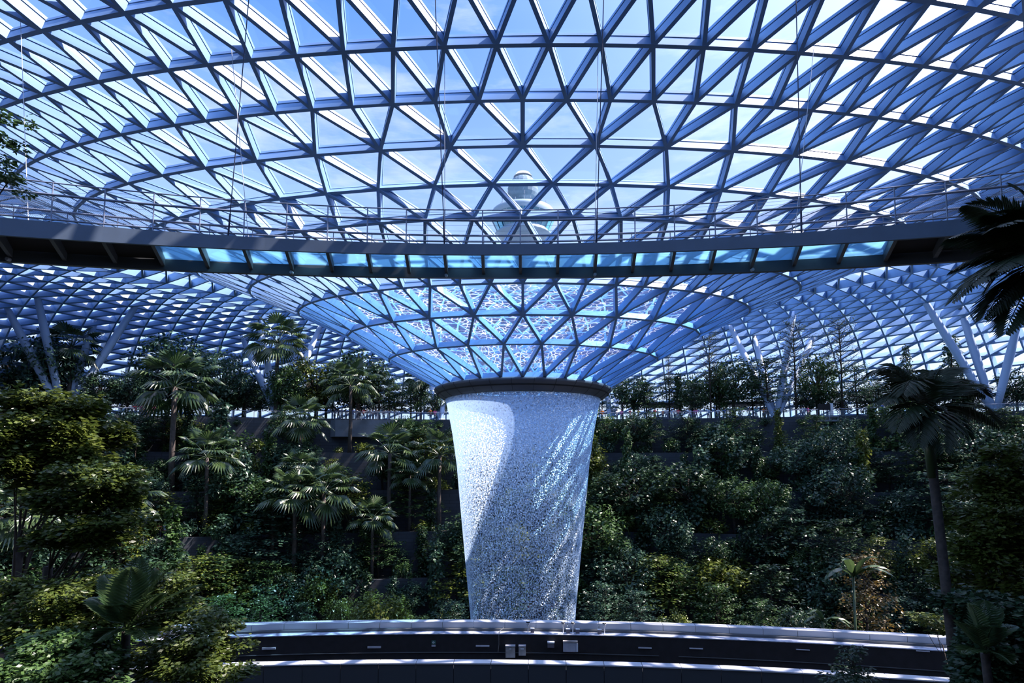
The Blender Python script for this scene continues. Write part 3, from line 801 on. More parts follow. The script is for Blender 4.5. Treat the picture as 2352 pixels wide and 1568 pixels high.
#@@PLANTS
# ------------------------------------------------------------------ people
def skin_mesh(name, joints, bones, m, sub=1):
    me = bpy.data.meshes.new(name+'_cage'); me.from_pydata([j[0] for j in joints], bones, [])
    o = bpy.data.objects.new(name+'_cage', me); C.objects.link(o)
    md = o.modifiers.new('skin', 'SKIN'); md.use_smooth_shade = True
    sv = me.skin_vertices[0].data
    for i, j in enumerate(joints): sv[i].radius = (j[1], j[2] if len(j) > 2 else j[1])
    sv[0].use_root = True
    o.modifiers.new('sub', 'SUBSURF').levels = sub
    o.modifiers['sub'].render_levels = sub
    dg = bpy.context.evaluated_depsgraph_get()
    out = bpy.data.meshes.new_from_object(o.evaluated_get(dg)); out.name = name
    out.materials.clear(); out.materials.append(m)
    C.objects.unlink(o); bpy.data.objects.remove(o)
    return out
def person_meshes(pose):
    """pose: right elbow, right hand, left elbow, left hand, lean"""
    re, rh, le, lh, lean = pose
    body = [((0, 0, .95), .10, .075), ((0, lean*.3, 1.15), .105, .07), ((0, lean*.7, 1.36), .12, .075), ((0, lean, 1.48), .05), ((0, lean-.01, 1.555), .055),
            ((0, lean-.02, 1.64), .088, .10), ((0, lean-.01, 1.72), .06, .07),
            ((.19, lean*.8, 1.42), .05), (re, .036), (rh, .026), ((rh[0], rh[1]-.08, rh[2]+.02), .03, .015),
            ((-.19, lean*.8, 1.42), .05), (le, .036), (lh, .026), ((lh[0], lh[1]-.08, lh[2]+.02), .03, .015),
            ((.095, 0, .88), .085), ((.10, -.02, .50), .055), ((.105, .02, .09), .038), ((.11, -.10, .04), .035, .03),
            ((-.095, 0, .88), .085), ((-.10, -.01, .50), .055), ((-.105, .03, .09), .038), ((-.11, -.09, .04), .035, .03)]
    bones = [(0, 1), (1, 2), (2, 3), (3, 4), (4, 5), (5, 6), (2, 7), (7, 8), (8, 9), (9, 10), (2, 11), (11, 12), (12, 13), (13, 14), (0, 15), (15, 16), (16, 17), (17, 18), (0, 19), (19, 20), (20, 21), (21, 22)]
    shirt = [((0, 0, .93), .13, .10), ((0, lean*.3, 1.15), .13, .09), ((0, lean*.7, 1.36), .14, .095), ((.19, lean*.8, 1.42), .07), (tuple(Vector((.19, lean*.8, 1.42)).lerp(Vector(re), .8)), .05),
             ((-.19, lean*.8, 1.42), .07), (tuple(Vector((-.19, lean*.8, 1.42)).lerp(Vector(le), .8)), .05), ((0, lean, 1.47), .06)]
    sb = [(0, 1), (1, 2), (2, 3), (3, 4), (2, 5), (5, 6), (2, 7)]
    trs = [((0, 0, .95), .13, .10), ((.098, 0, .86), .10), ((.10, -.02, .50), .07), ((.105, .02, .12), .055), ((-.098, 0, .86), .10), ((-.10, -.01, .50), .07), ((-.105, .03, .12), .055)]
    tb_ = [(0, 1), (1, 2), (2, 3), (0, 4), (4, 5), (5, 6)]
    hair = MB(); hair.ball((0, lean+.01, 1.70), .105, 12, 8, (.95, 1.05, .85))
    return (skin_mesh('body', body, bones, M['skin']), skin_mesh('shirt', shirt, sb, M['cloth']), skin_mesh('trousers', trs, tb_, M['cloth']), hair.mesh('hair', M['hair'], True))
POSES = [((.27, .02, 1.17), (.25, -.08, .95), (-.27, .02, 1.17), (-.24, -.08, .95), .0),
         ((.27, -.12, 1.22), (.14, -.36, 1.42), (-.27, .0, 1.17), (-.26, -.06, .95), -.03),
         ((.26, -.18, 1.20), (.18, -.40, 1.10), (-.26, -.18, 1.20), (-.18, -.40, 1.10), -.08)]
PM = [person_meshes(p) for p in POSES]
SHIRTS = [('red', (.55, .03, .06)), ('white', (.75, .75, .78)), ('pink', (.65, .10, .35)), ('dark', (.03, .03, .05)), ('blue', (.08, .16, .5)),
          ('grey', (.25, .25, .28)), ('orange', (.7, .22, .04)), ('yellow', (.6, .45, .08)), ('teal', (.08, .35, .35)), ('pale blue', (.4, .55, .75))]
TROUS = [(.03, .03, .05), (.06, .08, .16), (.2, .18, .15), (.35, .34, .33), (.02, .02, .02)]
prng = random.Random(11)
def person(x, y, z, shirt, rot, pose, h, label, group):
    e = empty('person', (x, y, z), rot); e.scale = (h, h, h); tag(e, label, 'person', group)
    for nm, me, colr in zip(('body', 'shirt', 'trousers', 'hair'), PM[pose], (None, SHIRTS[shirt][1], prng.choice(TROUS), None)):
        o = obj(nm, me, e)
        if colr: o.color = (*colr, 1)
PEOPLE = [(298, 'w'), (306, 'r'), (316, 'p'), (322, 'p'), (331, 'd'), (338, 'd'), (349, 'p'), (402, 'y'), (455, 'w'), (474, 'r'), (490, 'w'), (766, 'd'), (775, 'd'), (783, 'g'), (792, 'd'), (801, 'd'), (809, 'b'), (817, 'w'), (825, 'd'),
          (833, 'r'), (841, 'd'), (848, 'w'), (855, 'l'), (862, 'd'), (870, 't'), (880, 'd'), (890, 'g'), (988, 'o'), (998, 'p'), (1369, 'p'), (1384, 'o'), (1418, 'w'), (1429, 'p'), (1449, 'r'), (1468, 'y'),
          (1506, 'r'), (1513, 'w'), (1525, 'o'), (1533, 'w'), (1545, 'l'), (1552, 'w'), (1560, 'r'), (1586, 'w'), (1597, 'p'), (1602, 'p'), (1612, 'w'), (1630, 'l'), (1652, 'w'), (1668, 'b'), (1680, 'd'), (1688, 'w'),
          (1703, 'l'), (1725, 'g'), (1740, 't'), (1757, 'o'), (1764, 'd'), (1845, 'w'), (1851, 'l'), (1860, 'p'), (1905, 'w'), (1913, 'g'), (1999, 'w'), (2005, 'd'), (2028, 'l'), (2033, 'b'), (2062, 'p'), (2072, 'd'), (2075, 'w'), (2092, 'p')]
SH = {'r': 0, 'w': 1, 'p': 2, 'd': 3, 'b': 4, 'g': 5, 'o': 6, 'y': 7, 't': 8, 'l': 9}
def ordn(n):
    w = ['first', 'second', 'third', 'fourth', 'fifth', 'sixth', 'seventh', 'eighth', 'ninth', 'tenth', 'eleventh', 'twelfth', 'thirteenth', 'fourteenth', 'fifteenth', 'sixteenth', 'seventeenth', 'eighteenth', 'nineteenth', 'twentieth',
         'twenty-first', 'twenty-second', 'twenty-third', 'twenty-fourth', 'twenty-fifth', 'twenty-sixth', 'twenty-seventh', 'twenty-eighth', 'twenty-ninth', 'thirtieth']
    return w[n] if n < len(w) else '%dth' % (n+1)
seen = {}
for px, c in PEOPLE:
    side = 'left' if px < 1200 else 'right'; s = SH[c]
    k = seen.get((side, s), 0); seen[(side, s)] = k+1
    x, y = on_terrace(px, 35.0+prng.uniform(0, .7))
    person(x, y, 6.1, s, prng.uniform(-.6, .6), prng.randrange(3), prng.uniform(.95, 1.05),
           'person in %s top at the terrace railing %s of waterfall, %s such from left' % (SHIRTS[s][0], side, ordn(k)), 'people along the top terrace railing')
for i, (px, s) in enumerate(((1137, 'w'), (1156, 'o'), (1178, 'w'), (1186, 'y'), (1207, 'w'), (1214, 'p'), (1226, 'l'), (1262, 'r'), (1278, 'd'))):
    x, y = on_terrace(px, 17.0)
    person(x, y, -15.8, SH[s], prng.uniform(-.5, .5), prng.randrange(3), 1.0, 'person in %s top on the lowest level behind the falling water, %s from left' % (SHIRTS[SH[s]][0], ordn(i)), 'people behind the falling water')
x, y = on_terrace(372, 22.8); person(x, y, -7.5, 0, .3, 2, 1.0, 'person in red top leaning on a walkway rail among the left trees', 'couple on the walkway')
x, y = on_terrace(384, 22.8); person(x, y, -7.5, 9, -.3, 0, 1.0, 'person in pale blue top beside the one in red', 'couple on the walkway')
x, y = on_terrace(180, 26.8); person(x, y, -3.0, 0, .3, 0, 1.0, 'person in red top half hidden behind the big left tree', None)

# ------------------------------------------------------------------ terrace railing, balcony, kiosks
rl = tag(empty('terrace_railing', (AX, AY+34, 6.1)), 'long glass railing with steel posts along the edge of the top terrace', 'railing')
def ep(r, g, z): x, y = ell(r, g); return Vector((x, y, z))
gs = [-1.55+3.1*k/84 for k in range(85)]
for k in range(85):
    mb = MB(); mb.tube([ep(34.35, gs[k], 6.1), ep(34.35, gs[k], 7.25)], .035, 5); built(mb, 'post', M['rail'], rl)
mb = MB(); mb.tube([ep(34.35, g, 7.25) for g in gs], .035, 5); built(mb, 'top_rail', M['rail'], rl)
for k in range(84):
    mb = MB(); a, b = gs[k]+.002, gs[k+1]-.002
    mb.hexa([ep(34.34, a, 6.2), ep(34.34, b, 6.2), ep(34.36, b, 6.2), ep(34.36, a, 6.2), ep(34.34, a, 7.15), ep(34.34, b, 7.15), ep(34.36, b, 7.15), ep(34.36, a, 7.15)])
    built(mb, 'glass_panel', M['railglass'], rl)
def g_at(px, r):
    x, y = on_terrace(px, r); return math.atan2((x-AX)/EX, y-AY)
ga, gb = g_at(765, 33), g_at(912, 33)
bal = tag(empty('balcony', tuple(ep(33, (ga+gb)/2, 4.0))), 'stone viewing balcony crowded with people left of the waterfall', 'balcony')
mb = MB()
for k in range(10):
    a, b = ga+(gb-ga)*k/10, ga+(gb-ga)*(k+1)/10
    mb.hexa([ep(32.6, a, 3.9), ep(32.6, b, 3.9), ep(34, b, 3.9), ep(34, a, 3.9), ep(32.6, a, 6.12), ep(32.6, b, 6.12), ep(34, b, 6.12), ep(34, a, 6.12)])
built(mb, 'parapet', M['brick'] if False else M['concl'], bal)
for k in range(13):
    g = ga+(gb-ga)*k/12
    mb = MB(); mb.tube([ep(32.7, g, 6.1), ep(32.7, g, 7.2)], .03, 5); built(mb, 'post', M['rail'], bal)
for z in (6.3, 6.6, 6.9, 7.2):
    mb = MB(); mb.tube([ep(32.7, ga+(gb-ga)*k/12, z) for k in range(13)], .03 if z == 7.2 else .015, 5); built(mb, 'rail', M['rail'], bal)
for (p0, p1, lab) in ((1488, 1556, 'dark flat-roofed kiosk just right of the waterfall'), (1666, 1758, 'long dark-roofed kiosk left of the steel column'), (1836, 1892, 'dark-roofed kiosk right of the steel column')):
    x0, y0 = on_terrace(p0, 41); x1, y1 = on_terrace(p1, 41)
    e = empty('kiosk', ((x0+x1)/2, (y0+y1)/2, 6.1)); tag(e, lab, 'kiosk', 'kiosks on the top terrace')
    w = math.hypot(x1-x0, y1-y0); rz = math.atan2(y1-y0, x1-x0)
    mb = MB(); mb.box((0, 0, 2.75), (w+.3, 3.2, .4), rz); mb.build('roof_slab', M['bsteel'], e)
    for sx in (-1, 1):
        for sy in (-1, 1):
            mb = MB(); dx, dy = sx*w*.47, sy*1.3; mb.box((dx*math.cos(rz)-dy*math.sin(rz), dx*math.sin(rz)+dy*math.cos(rz), 1.28), (.14, .14, 2.55), rz); mb.build('post', M['bsteel'], e)
    mb = MB(); mb.box((0, .6, .55), (w*.8, .6, 1.1), rz); mb.build('counter', M['bsteel'], e)
x0, y0 = on_terrace(1904, 33.6); e = tag(empty('viewing_stand', (x0, y0, 5.6)), 'small railed lookout with a dark board on the right terrace', 'lookout')
mb = MB(); mb.box((0, 0, .1), (2.2, 1.4, .2)); mb.build('platform', M['concl'], e)
mb = MB(); mb.box((-.1, .5, 1.9), (1.5, .12, .75)); mb.build('board', M['soffit'], e)
mb = MB(); mb.box((.85, .5, 1.6), (.3, .3, 1.5)); mb.build('pillar', M['white'], e)
for sx in (-1.0, 0, 1.0):
    mb = MB(); mb.tube([(sx, -.65, .2), (sx, -.65, 1.3)], .035, 6); mb.build('post', M['rail'], e)
for z in (.6, .95, 1.3):
    mb = MB(); mb.tube([(-1.05, -.65, z), (1.05, -.65, z)], .03, 6); mb.build('rail', M['rail'], e)
def stair(px0, py0, px1, py1, Y0, Y1, label):
    a, b = at(px0, py0, Y0), at(px1, py1, Y1); e = tag(empty('stair_flight', tuple(b)), label, 'stairs', 'stair flights on the terraces')
    d = b-a; n = 10; side = Vector((0, 1.2, 0))
    for k in range(n):
        p = a+d*(k+.5)/n; mb = MB(); mb.box(p+side*.5+Vector((0, 0, -1.1)), (abs(d.x)/n+.02, 1.2, .18)); built(mb, 'step', M['concl'], e)
    for k in range(6):
        p = a+d*k/5; mb = MB(); mb.tube([p+Vector((0, 0, -1.1)), p], .03, 5); built(mb, 'post', M['rail'], e)
    for h in (0, -.35):
        mb = MB(); mb.tube([a+Vector((0, 0, h)), b+Vector((0, 0, h))], .03, 5); built(mb, 'rail', M['rail'], e)
    mb = MB(); q = Vector((0, 0, -1.0)); z = Vector((0, 0, -.55))
    mb.hexa([a+q+z, b+q+z, b+q+z+side, a+q+z+side, a+q, b+q, b+q+side, a+q+side]); built(mb, 'stringer', M['concl'], e)
stair(2266, 992, 2352, 1036, 72, 69, 'railed stair flight descending right at the right edge, upper one')
stair(2272, 1072, 2310, 1096, 67, 66, 'short lower railed stair at the right edge')
stair(355, 1142, 395, 1180, 66, 64, 'railed stair flight by the couple among left trees')
stair(330, 1232, 245, 1290, 58, 57, 'pale railed stair flight low among the left trees')

# ------------------------------------------------------------------ foliage
def leaf(V, Fc, p, d, n, l, w, fold=.12):
    """one folded leaf blade from p along d with normal n"""
    s = d.cross(n)
    if s.length < 1e-4: s = Vector((1, 0, 0))
    s.normalize(); b = len(V)
    m = p + d*l*.5
    V += [tuple(p), tuple(m + s*w/2 - n*w*fold), tuple(p + d*l - n*l*.10), tuple(m - s*w/2 - n*w*fold)]
    Fc += [(b, b+1, b+2, b+3)]
def rvec(r):
    while True:
        v = Vector((r.uniform(-1, 1), r.uniform(-1, 1), r.uniform(-1, 1)))
        if .05 < v.length < 1: return v.normalized()
def spray(mb, r, c, rx, ry, rz, n, l, w, tilt=.35, az=0.0):
    ca, sa = math.cos(az), math.sin(az)
    for _ in range(n):
        a = r.uniform(0, 2*PI); q = math.sqrt(r.random())
        x, y = q*rx*math.cos(a), q*ry*math.sin(a)
        p = c + Vector((ca*x-sa*y, sa*x+ca*y, r.gauss(0, rz) - .25*rz*q*q))
        a2 = a+az+r.uniform(-1.0, 1.0)
        d = Vector((math.cos(a2), math.sin(a2), r.uniform(-.35, .2))).normalized()
        nn = (Vector((0, 0, 1)) + rvec(r)*tilt*1.6).normalized()
        leaf(mb.v, mb.f, p, d, nn, l*r.uniform(.7, 1.3), w*r.uniform(.7, 1.3))
def clump(mb, r, c, R, n, l, w):
    for _ in range(n):
        v = rvec(r); p = c + v*R*(r.random()**.4)
        d = (v*.6 + rvec(r)*.8 + Vector((0, 0, -.35))).normalized()
        nn = (v*.5 + Vector((0, 0, .9)) + rvec(r)*.6).normalized()
        leaf(mb.v, mb.f, p, d, nn, l*r.uniform(.7, 1.3), w*r.uniform(.7, 1.3))
def limb(mb, a, b, r0, r1, sag=.0, n=5, k=4):
    pts = [a.lerp(b, t/k)+Vector((0, 0, sag*math.sin(PI*t/k))) for t in range(k+1)]
    mb.tube(pts, [r0+(r1-r0)*t/k for t in range(k+1)], n, cap=False)
def layered_proto(seed, H=7.0, R=2.9, layers=7, leafy=50, l=.25, w=.14):
    r = random.Random(seed); t = MB(); c = MB()
    top = Vector((r.uniform(-.2, .2), r.uniform(-.2, .2), H*.97)); t.tube([(0, 0, -.3), (0.05, 0, H*.4), tuple(top)], [.14, .10, .03], 7)
    for i in range(layers):
        f = i/(layers-1); z = H*(.36+.62*f); rad = R*(1-.72*f**1.4)*r.uniform(.8, 1.1); nb = 6 if f < .6 else 4
        g0 = r.uniform(0, 6)
        for k in range(nb):
            g = g0+2*PI*k/nb+r.uniform(-.3, .3); q = rad*r.uniform(.6, 1.0)
            cc = Vector((q*math.cos(g), q*math.sin(g), z+r.uniform(-.25, .25)))
            limb(t, Vector((0, 0, z-.5)), cc, .04, .012, .08)
            spray(c, r, cc, .95*r.uniform(.7, 1.2), .6, .14, leafy, l, w, .5, g)
            spray(c, r, cc*.62+Vector((0, 0, z*.38)), .7, .5, .14, leafy//2, l, w, .5, g)
    return t, c
def round_proto(seed, H=7.0, R=2.2, n=40, leafy=72, l=.29, w=.17):
    r = random.Random(seed); t = MB(); c = MB()
    t.tube([(0, 0, -.3), (.1, .05, H*.35), (0, 0, H*.75)], [.17, .13, .05], 7)
    for i in range(n):
        v = rvec(r); q = r.uniform(.6, 1.0)
        cc = Vector((v.x*R*q, v.y*R*q, H*.64+v.z*H*.33*q))
        limb(t, Vector((0, 0, H*r.uniform(.3, .5))), cc, .05, .015, .1)
        clump(c, r, cc, R*.34, leafy, l, w)
    return t, c
def column_proto(seed, H=6.0, R=.75, n=30):
    r = random.Random(seed); t = MB(); c = MB()
    t.tube([(0, 0, -.3), (0, 0, H*.95)], [.09, .05], 6)
    for i in range(n):
        z = H*(i+.5)/n; g = r.uniform(0, 2*PI); q = R*r.uniform(.1, .7)*(1.1-.5*z/H)
        clump(c, r, Vector((q*math.cos(g), q*math.sin(g), z)), .42, 42, .27, .19)
    return t, c
def airy_proto(seed, H=9.5, R=2.7):
    r = random.Random(seed); t = MB(); c = MB()
    t.tube([(0, 0, -.3), (.05, 0, H*.5), (0, .05, H)], [.13, .085, .02], 7)
    for i in range(13):
        f = i/12; z = H*(.42+.54*f); rad = R*(.55+.45*math.sin(PI*min(1, .25+f*.8)))
        for k in range(4):
            g = i*1.1+k*PI/2+r.uniform(-.3, .3); q = rad*r.uniform(.65, 1.0)
            a = Vector((0, 0, z)); b = Vector((q*math.cos(g), q*math.sin(g), z+q*.55))
            limb(t, a, b, .035, .01, .0, 4, 3)
            for j in range(4):
                m = a.lerp(b, .35+.2*j); e2 = m+Vector((r.uniform(-.7, .7), r.uniform(-.7, .7), r.uniform(.1, .5)))
                limb(t, m, e2, .014, .005, 0, 3, 2)
                spray(c, r, e2, .38, .25, .05, 9, .16, .08, .4, g)
    return t, c
def conifer_proto(seed, H=8.0, R=1.25):
    r = random.Random(seed); t = MB(); c = MB()
    t.tube([(0, 0, -.3), (0, 0, H)], [.13, .02], 7)
    for i in range(34):
        f = i/33; z = H*(.12+.87*f); rad = R*(1-f)**.8+.12
        for k in range(6):
            g = i*.7+k*PI/3+r.uniform(-.2, .2); q = rad*r.uniform(.4, .95)
            clump(c, r, Vector((q*math.cos(g), q*math.sin(g), z)), .26, 9, .24, .12)
    return t, c
def fan(mb, r, base, d, up, R, n=15, spread=2.5, droop=.35):
    """one pleated fan blade"""
    s = d.cross(up).normalized(); up = s.cross(d).normalized()
    for k in range(n):
        g = (k/(n-1)-.5)*spread; dd = (d*math.cos(g)+s*math.sin(g)).normalized(); sd = dd.cross(up).normalized()
        l = R*(1-.25*abs(g)/spread*2)*r.uniform(.92, 1.05); w = R*spread/n*.55
        b = len(mb.v); p1 = base+dd*l*.62; p2 = base+dd*l - Vector((0, 0, 1))*l*droop*.5
        mb.v += [tuple(base), tuple(p1+sd*w*.55-up*w*.25), tuple(p1+up*w*.3), tuple(p1-sd*w*.55-up*w*.25), tuple(p2)]
        mb.f += [(b, b+1, b+2), (b, b+2, b+3), (b+1, b+4, b+2), (b+2, b+4, b+3)]
def fanpalm_proto(seed, H=5.0, n=22, R=1.15, pet=1.25):
    r = random.Random(seed); t = MB(); c = MB()
    t.tube([(0, 0, -.3), (.04, 0, H*.5), (0, 0, H)], [.16, .12, .11], 8)
    for k in range(n):
        g = k*2.4+r.uniform(-.2, .2); el = 1.15-1.75*(k/n)+r.uniform(-.15, .15)
        d = Vector((math.cos(g)*math.cos(el), math.sin(g)*math.cos(el), math.sin(el)))
        b = Vector((0, 0, H)); e2 = b+d*pet*r.uniform(.8, 1.1)
        limb(c, b, e2, .022, .014, .06, 4, 3)
        dd = (d+Vector((0, 0, -.35))).normalized()
        fan(c, r, e2, dd, Vector((0, 0, 1)) if abs(dd.z) < .95 else Vector((math.cos(g), math.sin(g), 0)), R*r.uniform(.85, 1.1), 15, 2.9, .3+.4*(k/n))
    return t, c
def shrub_proto(seed, H=1.3, R=1.0, n=12):
    r = random.Random(seed); t = MB(); c = MB()
    for i in range(n):
        g = r.uniform(0, 2*PI); q = R*math.sqrt(r.random())*.8
        cc = Vector((q*math.cos(g), q*math.sin(g), H*r.uniform(.35, .9)))
        limb(t, Vector((0, 0, -.1)), cc, .02, .008, 0, 4, 2)
        clump(c, r, cc, .42, 40, .26, .13)
    return t, c
class Proto:
    def __init__(s, name, made, bark, leafm, H, crown='crown'):
        s.name, s.H, s.crown = name, H, crown
        s.t = made[0].mesh('trunk', bark, True); s.c = made[1].mesh(crown, leafm)
    def place(s, x, y, z, h, rot, wide, label, cat, group, leafm=None):
        e = empty(s.name, (x, y, z), rot); k = h/s.H; e.scale = (k*wide, k*wide, k); tag(e, label, cat, group)
        obj('trunk' if s.name != 'shrub' else 'stem', s.t, e); o = obj(s.crown, s.c, e)
        if leafm:
            o.material_slots[0].link = 'OBJECT'; o.material_slots[0].material = leafm
        return e
P = {}
P['layered'] = [Proto('layered_tree', layered_proto(s), M['bark'], M['leaf_mid'], 7.0) for s in (1, 2, 3)]
P['round'] = [Proto('broadleaf_tree', round_proto(s), M['bark'], M['leaf_dark'], 7.0) for s in (4, 5, 6)]
P['column'] = [Proto('climber_column', column_proto(s), M['bark'], M['leaf_blue'], 6.0, 'foliage') for s in (7, 8)]
P['airy'] = [Proto('slender_tree', airy_proto(s), M['bark'], M['leaf_yel'], 9.5) for s in (9, 10)]
P['conifer'] = [Proto('conifer', conifer_proto(s), M['bark'], M['leaf_dark'], 8.0) for s in (11,)]
P['fan'] = [Proto('fan_palm', fanpalm_proto(s), M['barkp'], M['leaf_palm'], 5.0) for s in (12, 13, 14)]
P['shrub'] = [Proto('shrub', shrub_proto(s), M['bark'], M['leaf_mid'], 1.3, 'foliage') for s in (15, 16)]
DESC = {'layered': ('layered', 'tree'), 'round': ('dense', 'broadleaf tree'), 'column': ('upright', 'leafy column'),
        'airy': ('slender', 'open-crowned tree'), 'conifer': ('dark', 'conifer'), 'fan': ('tall', 'fan palm'), 'shrub': ('low', 'leafy shrub')}
CAT = {'layered': 'tree', 'round': 'tree', 'column': 'climber', 'airy': 'tree', 'conifer': 'tree', 'fan': 'palm', 'shrub': 'shrub'}
COLS = {'dark green': 'leaf_dark', 'blue green': 'leaf_blue', 'yellow green': 'leaf_yel', 'mid green': 'leaf_mid', 'orange': 'leaf_or', 'glossy green': 'leaf_palm'}
specs = []                                       # (level, px, kind, height, colour, radius, wide)
def zpix(py, Y): return (HOR-py)*Y/F
def tree(level, px, ytop, kind, wide=1.0, colr=None, dr=None, topk=1.0):
    r = LV[level][0] + (dr if dr is not None else 1.8)
    xy = on_terrace(px, r)
    if xy is None: return
    h = (zpix(ytop, xy[1]) - LV[level][1])*topk
    if h < .6: return
    specs.append((level, px, kind, h, colr, xy, wide))
fr_ = random.Random(21)
# top terrace, from left to right
for a in ((8, 748, 'round', .7), (60, 800, 'layered', .8), (97, 752, 'round', .75), (225, 845, 'round', .85), (285, 850, 'round', .8), (335, 865, 'layered', .8), (395, 768, 'round', .95), (505, 803, 'round', .75),
          (455, 880, 'layered', .8), (560, 880, 'layered', .7), (650, 830, 'round', .7), (722, 815, 'round', .9), (820, 795, 'round', .8), (868, 850, 'layered', .7), (955, 868, 'round', .6), (905, 880, 'layered', .7),
          (1385, 900, 'layered', .6), (1432, 865, 'layered', .55), (1487, 878, 'layered', .7), (1540, 815, 'airy', .4), (1562, 858, 'column', .8), (1597, 878, 'layered', .6), (1636, 768, 'airy', .75), (1655, 862, 'round', .55), (1690, 822, 'round', .8),
          (1768, 822, 'layered', .8), (1833, 742, 'airy', .8), (1885, 812, 'round', .7), (1940, 738, 'airy', .75), (1975, 838, 'layered', .7), (2025, 870, 'layered', .7), (2093, 795, 'conifer', .8), (2080, 860, 'layered', .8),
          (2198, 772, 'conifer', 1.2), (2230, 870, 'round', .6), (2345, 850, 'round', .8), (2150, 880, 'layered', .7)):
    colr = {'round': fr_.choice(['dark green', 'dark green', 'mid green', 'blue green']), 'layered': fr_.choice(['mid green', 'dark green', 'blue green']), 'airy': 'yellow green', 'conifer': 'dark green', 'column': 'dark green'}[a[2]]
    if a[0] in (722,): colr = 'yellow green'
    tree(0, a[0], a[1], a[2], a[3]*(1.5 if a[2] in ('round', 'layered') else 1.15), colr, fr_.uniform(1.5, 5.5) if a[2] != 'airy' else 3.5)
for px, yc, lv in ((150, 790, 0), (630, 782, 0), (395, 885, 2), (475, 1050, 3), (690, 968, 2), (690, 1083, 3), (680, 1140, 4), (745, 1132, 4), (802, 882, 1), (895, 1040, 3), (942, 1090, 3), (1010, 1045, 3), (285, 1150, 4), (858, 1190, 4), (965, 865, 0), (60, 1190, 4)):
    tree(lv, px, yc, 'fan', 1.0, 'glossy green', .9 if lv else 2.2)
for px, ytop, lv in ((505, 925, 2), (560, 1040, 3), (615, 985, 2), (400, 1165, 4), (640, 1100, 3), (1440, 985, 2), (1605, 1035, 3), (1490, 960, 1), (1675, 985, 2), (720, 1060, 3), (1360, 1000, 2), (430, 930, 1), (1790, 940, 1), (1985, 990, 2)):
    tree(lv, px, ytop, 'column', fr_.uniform(.8, 1.3), fr_.choice(['blue green', 'mid green', 'yellow green']), .7)
px = -20
while px < 2390:
    if not (1020 < px < 1390):
        kind = fr_.choices(['layered', 'round'], [.6, .4])[0]
        tree(0, px, HOR-(6.1+(fr_.uniform(5.5, 10.5) if px < 420 else fr_.uniform(4.5, 8.0)))*F/83, kind, 1.35, fr_.choice(['mid green', 'dark green', 'blue green', 'dark green']), fr_.uniform(3.5, 9))
    px += fr_.uniform(38, 62) if px < 1000 else fr_.uniform(50, 85)
# planting on the terraces below
for lv in range(1, 6):
    px = -30 + (lv % 2)*32
    while px < 2390:
        q = px + fr_.uniform(-22, 22)
        behind = 1035 < q < 1375
        kind = fr_.choices(['layered', 'round', 'column'], [.52, .34, .14])[0]
        r = LV[lv][0]+fr_.uniform(.8, 3.0); xy = on_terrace(q, r)
        gap = (lv == 1 and (760 < q < 930 or 540 < q < 640 or 1130 < q < 1290)) or (lv == 2 and (560 < q < 650 or 770 < q < 850)) or (behind and lv < 4 and fr_.random() < .35)
        if xy and not gap:
            h = fr_.uniform(3.4, 8.2)*(1.0 if lv > 1 else .8)
            colr = fr_.choices(['mid green', 'dark green', 'blue green', 'yellow green'], [.30, .22, .36, .12])[0]
            specs.append((lv, q, kind, h, colr, xy, fr_.uniform(1.15, 1.6) if kind != 'column' else fr_.uniform(1.0, 1.4)))
        px += fr_.uniform(44, 64)
for lv in range(1, 6):
    px = -20
    while px < 2380:
        q = px+fr_.uniform(-15, 15); xy = on_terrace(q, LV[lv][0]+.6)
        if xy: specs.append((lv, q, 'shrub', fr_.uniform(.9, 1.9), fr_.choice(['mid green', 'dark green', 'blue green', 'yellow green']), xy, fr_.uniform(.9, 1.4)))
        px += fr_.uniform(62, 92)
px = 0
while px < 2380:
    xy = on_terrace(px, 34.0+.75)
    if xy and not (755 < px < 915): specs.append((0, px, 'shrub', fr_.uniform(.6, 1.0), fr_.choice(['mid green', 'dark green']), (xy[0], xy[1]-.9), fr_.uniform(.9, 1.3)))
    px += fr_.uniform(50, 90)
specs.sort(key=lambda s: s[1])
cnt = {}
for lv, px, kind, h, colr, xy, wide in specs:
    pr = fr_.choice(P[kind]); side = 'left' if px < 1201 else 'right'
    key = (lv, kind, colr, side); k = cnt.get(key, 0); cnt[key] = k+1
    adj, noun = DESC[kind]
    label = '%s %s %s, %s terrace %s of waterfall, %s from left' % (adj, colr, noun, names5[lv], side, ordn(k))
    z = LV[lv][1]
    if kind == 'fan': pass
    if kind == 'shrub' and lv == 0: z = LV[0][1]-.9
    pr.place(xy[0], xy[1], z, h, fr_.uniform(0, 6.28), wide if kind != 'fan' else 5.0/h*fr_.uniform(.9, 1.1) if False else wide, label, CAT[kind], '%ss on the %s terrace' % (noun.split(' with')[0], names5[lv]), M[COLS[colr]])

# banana-like plants and the small orange tree by the pool
def blade(mb, base, d0, L, W, droop, side=None, nseg=10, ribs=0.02):
    """one long paddle leaf"""
    p = Vector(base); d = Vector(d0).normalized(); b = len(mb.v); up = Vector((0, 0, 1))
    s = d.cross(up); s = s.normalized() if s.length > 1e-3 else Vector((1, 0, 0))
    for i in range(nseg+1):
        t = i/nseg; w = W*math.sin(PI*min(1, .08+.92*t))**.6*(1 if t < .95 else .5)
        n = s.cross(d).normalized()
        mb.v += [tuple(p+s*w/2-n*w*.12+n*ribs*((i % 2)*2-1)), tuple(p+n*w*.05), tuple(p-s*w/2-n*w*.12+n*ribs*((i % 2)*2-1))]
        p = p+d*(L/nseg); d = (d+Vector((0, 0, -droop/nseg))).normalized()
    for i in range(nseg):
        a = b+i*3; mb.f += [(a, a+1, a+4, a+3), (a+1, a+2, a+5, a+4)]
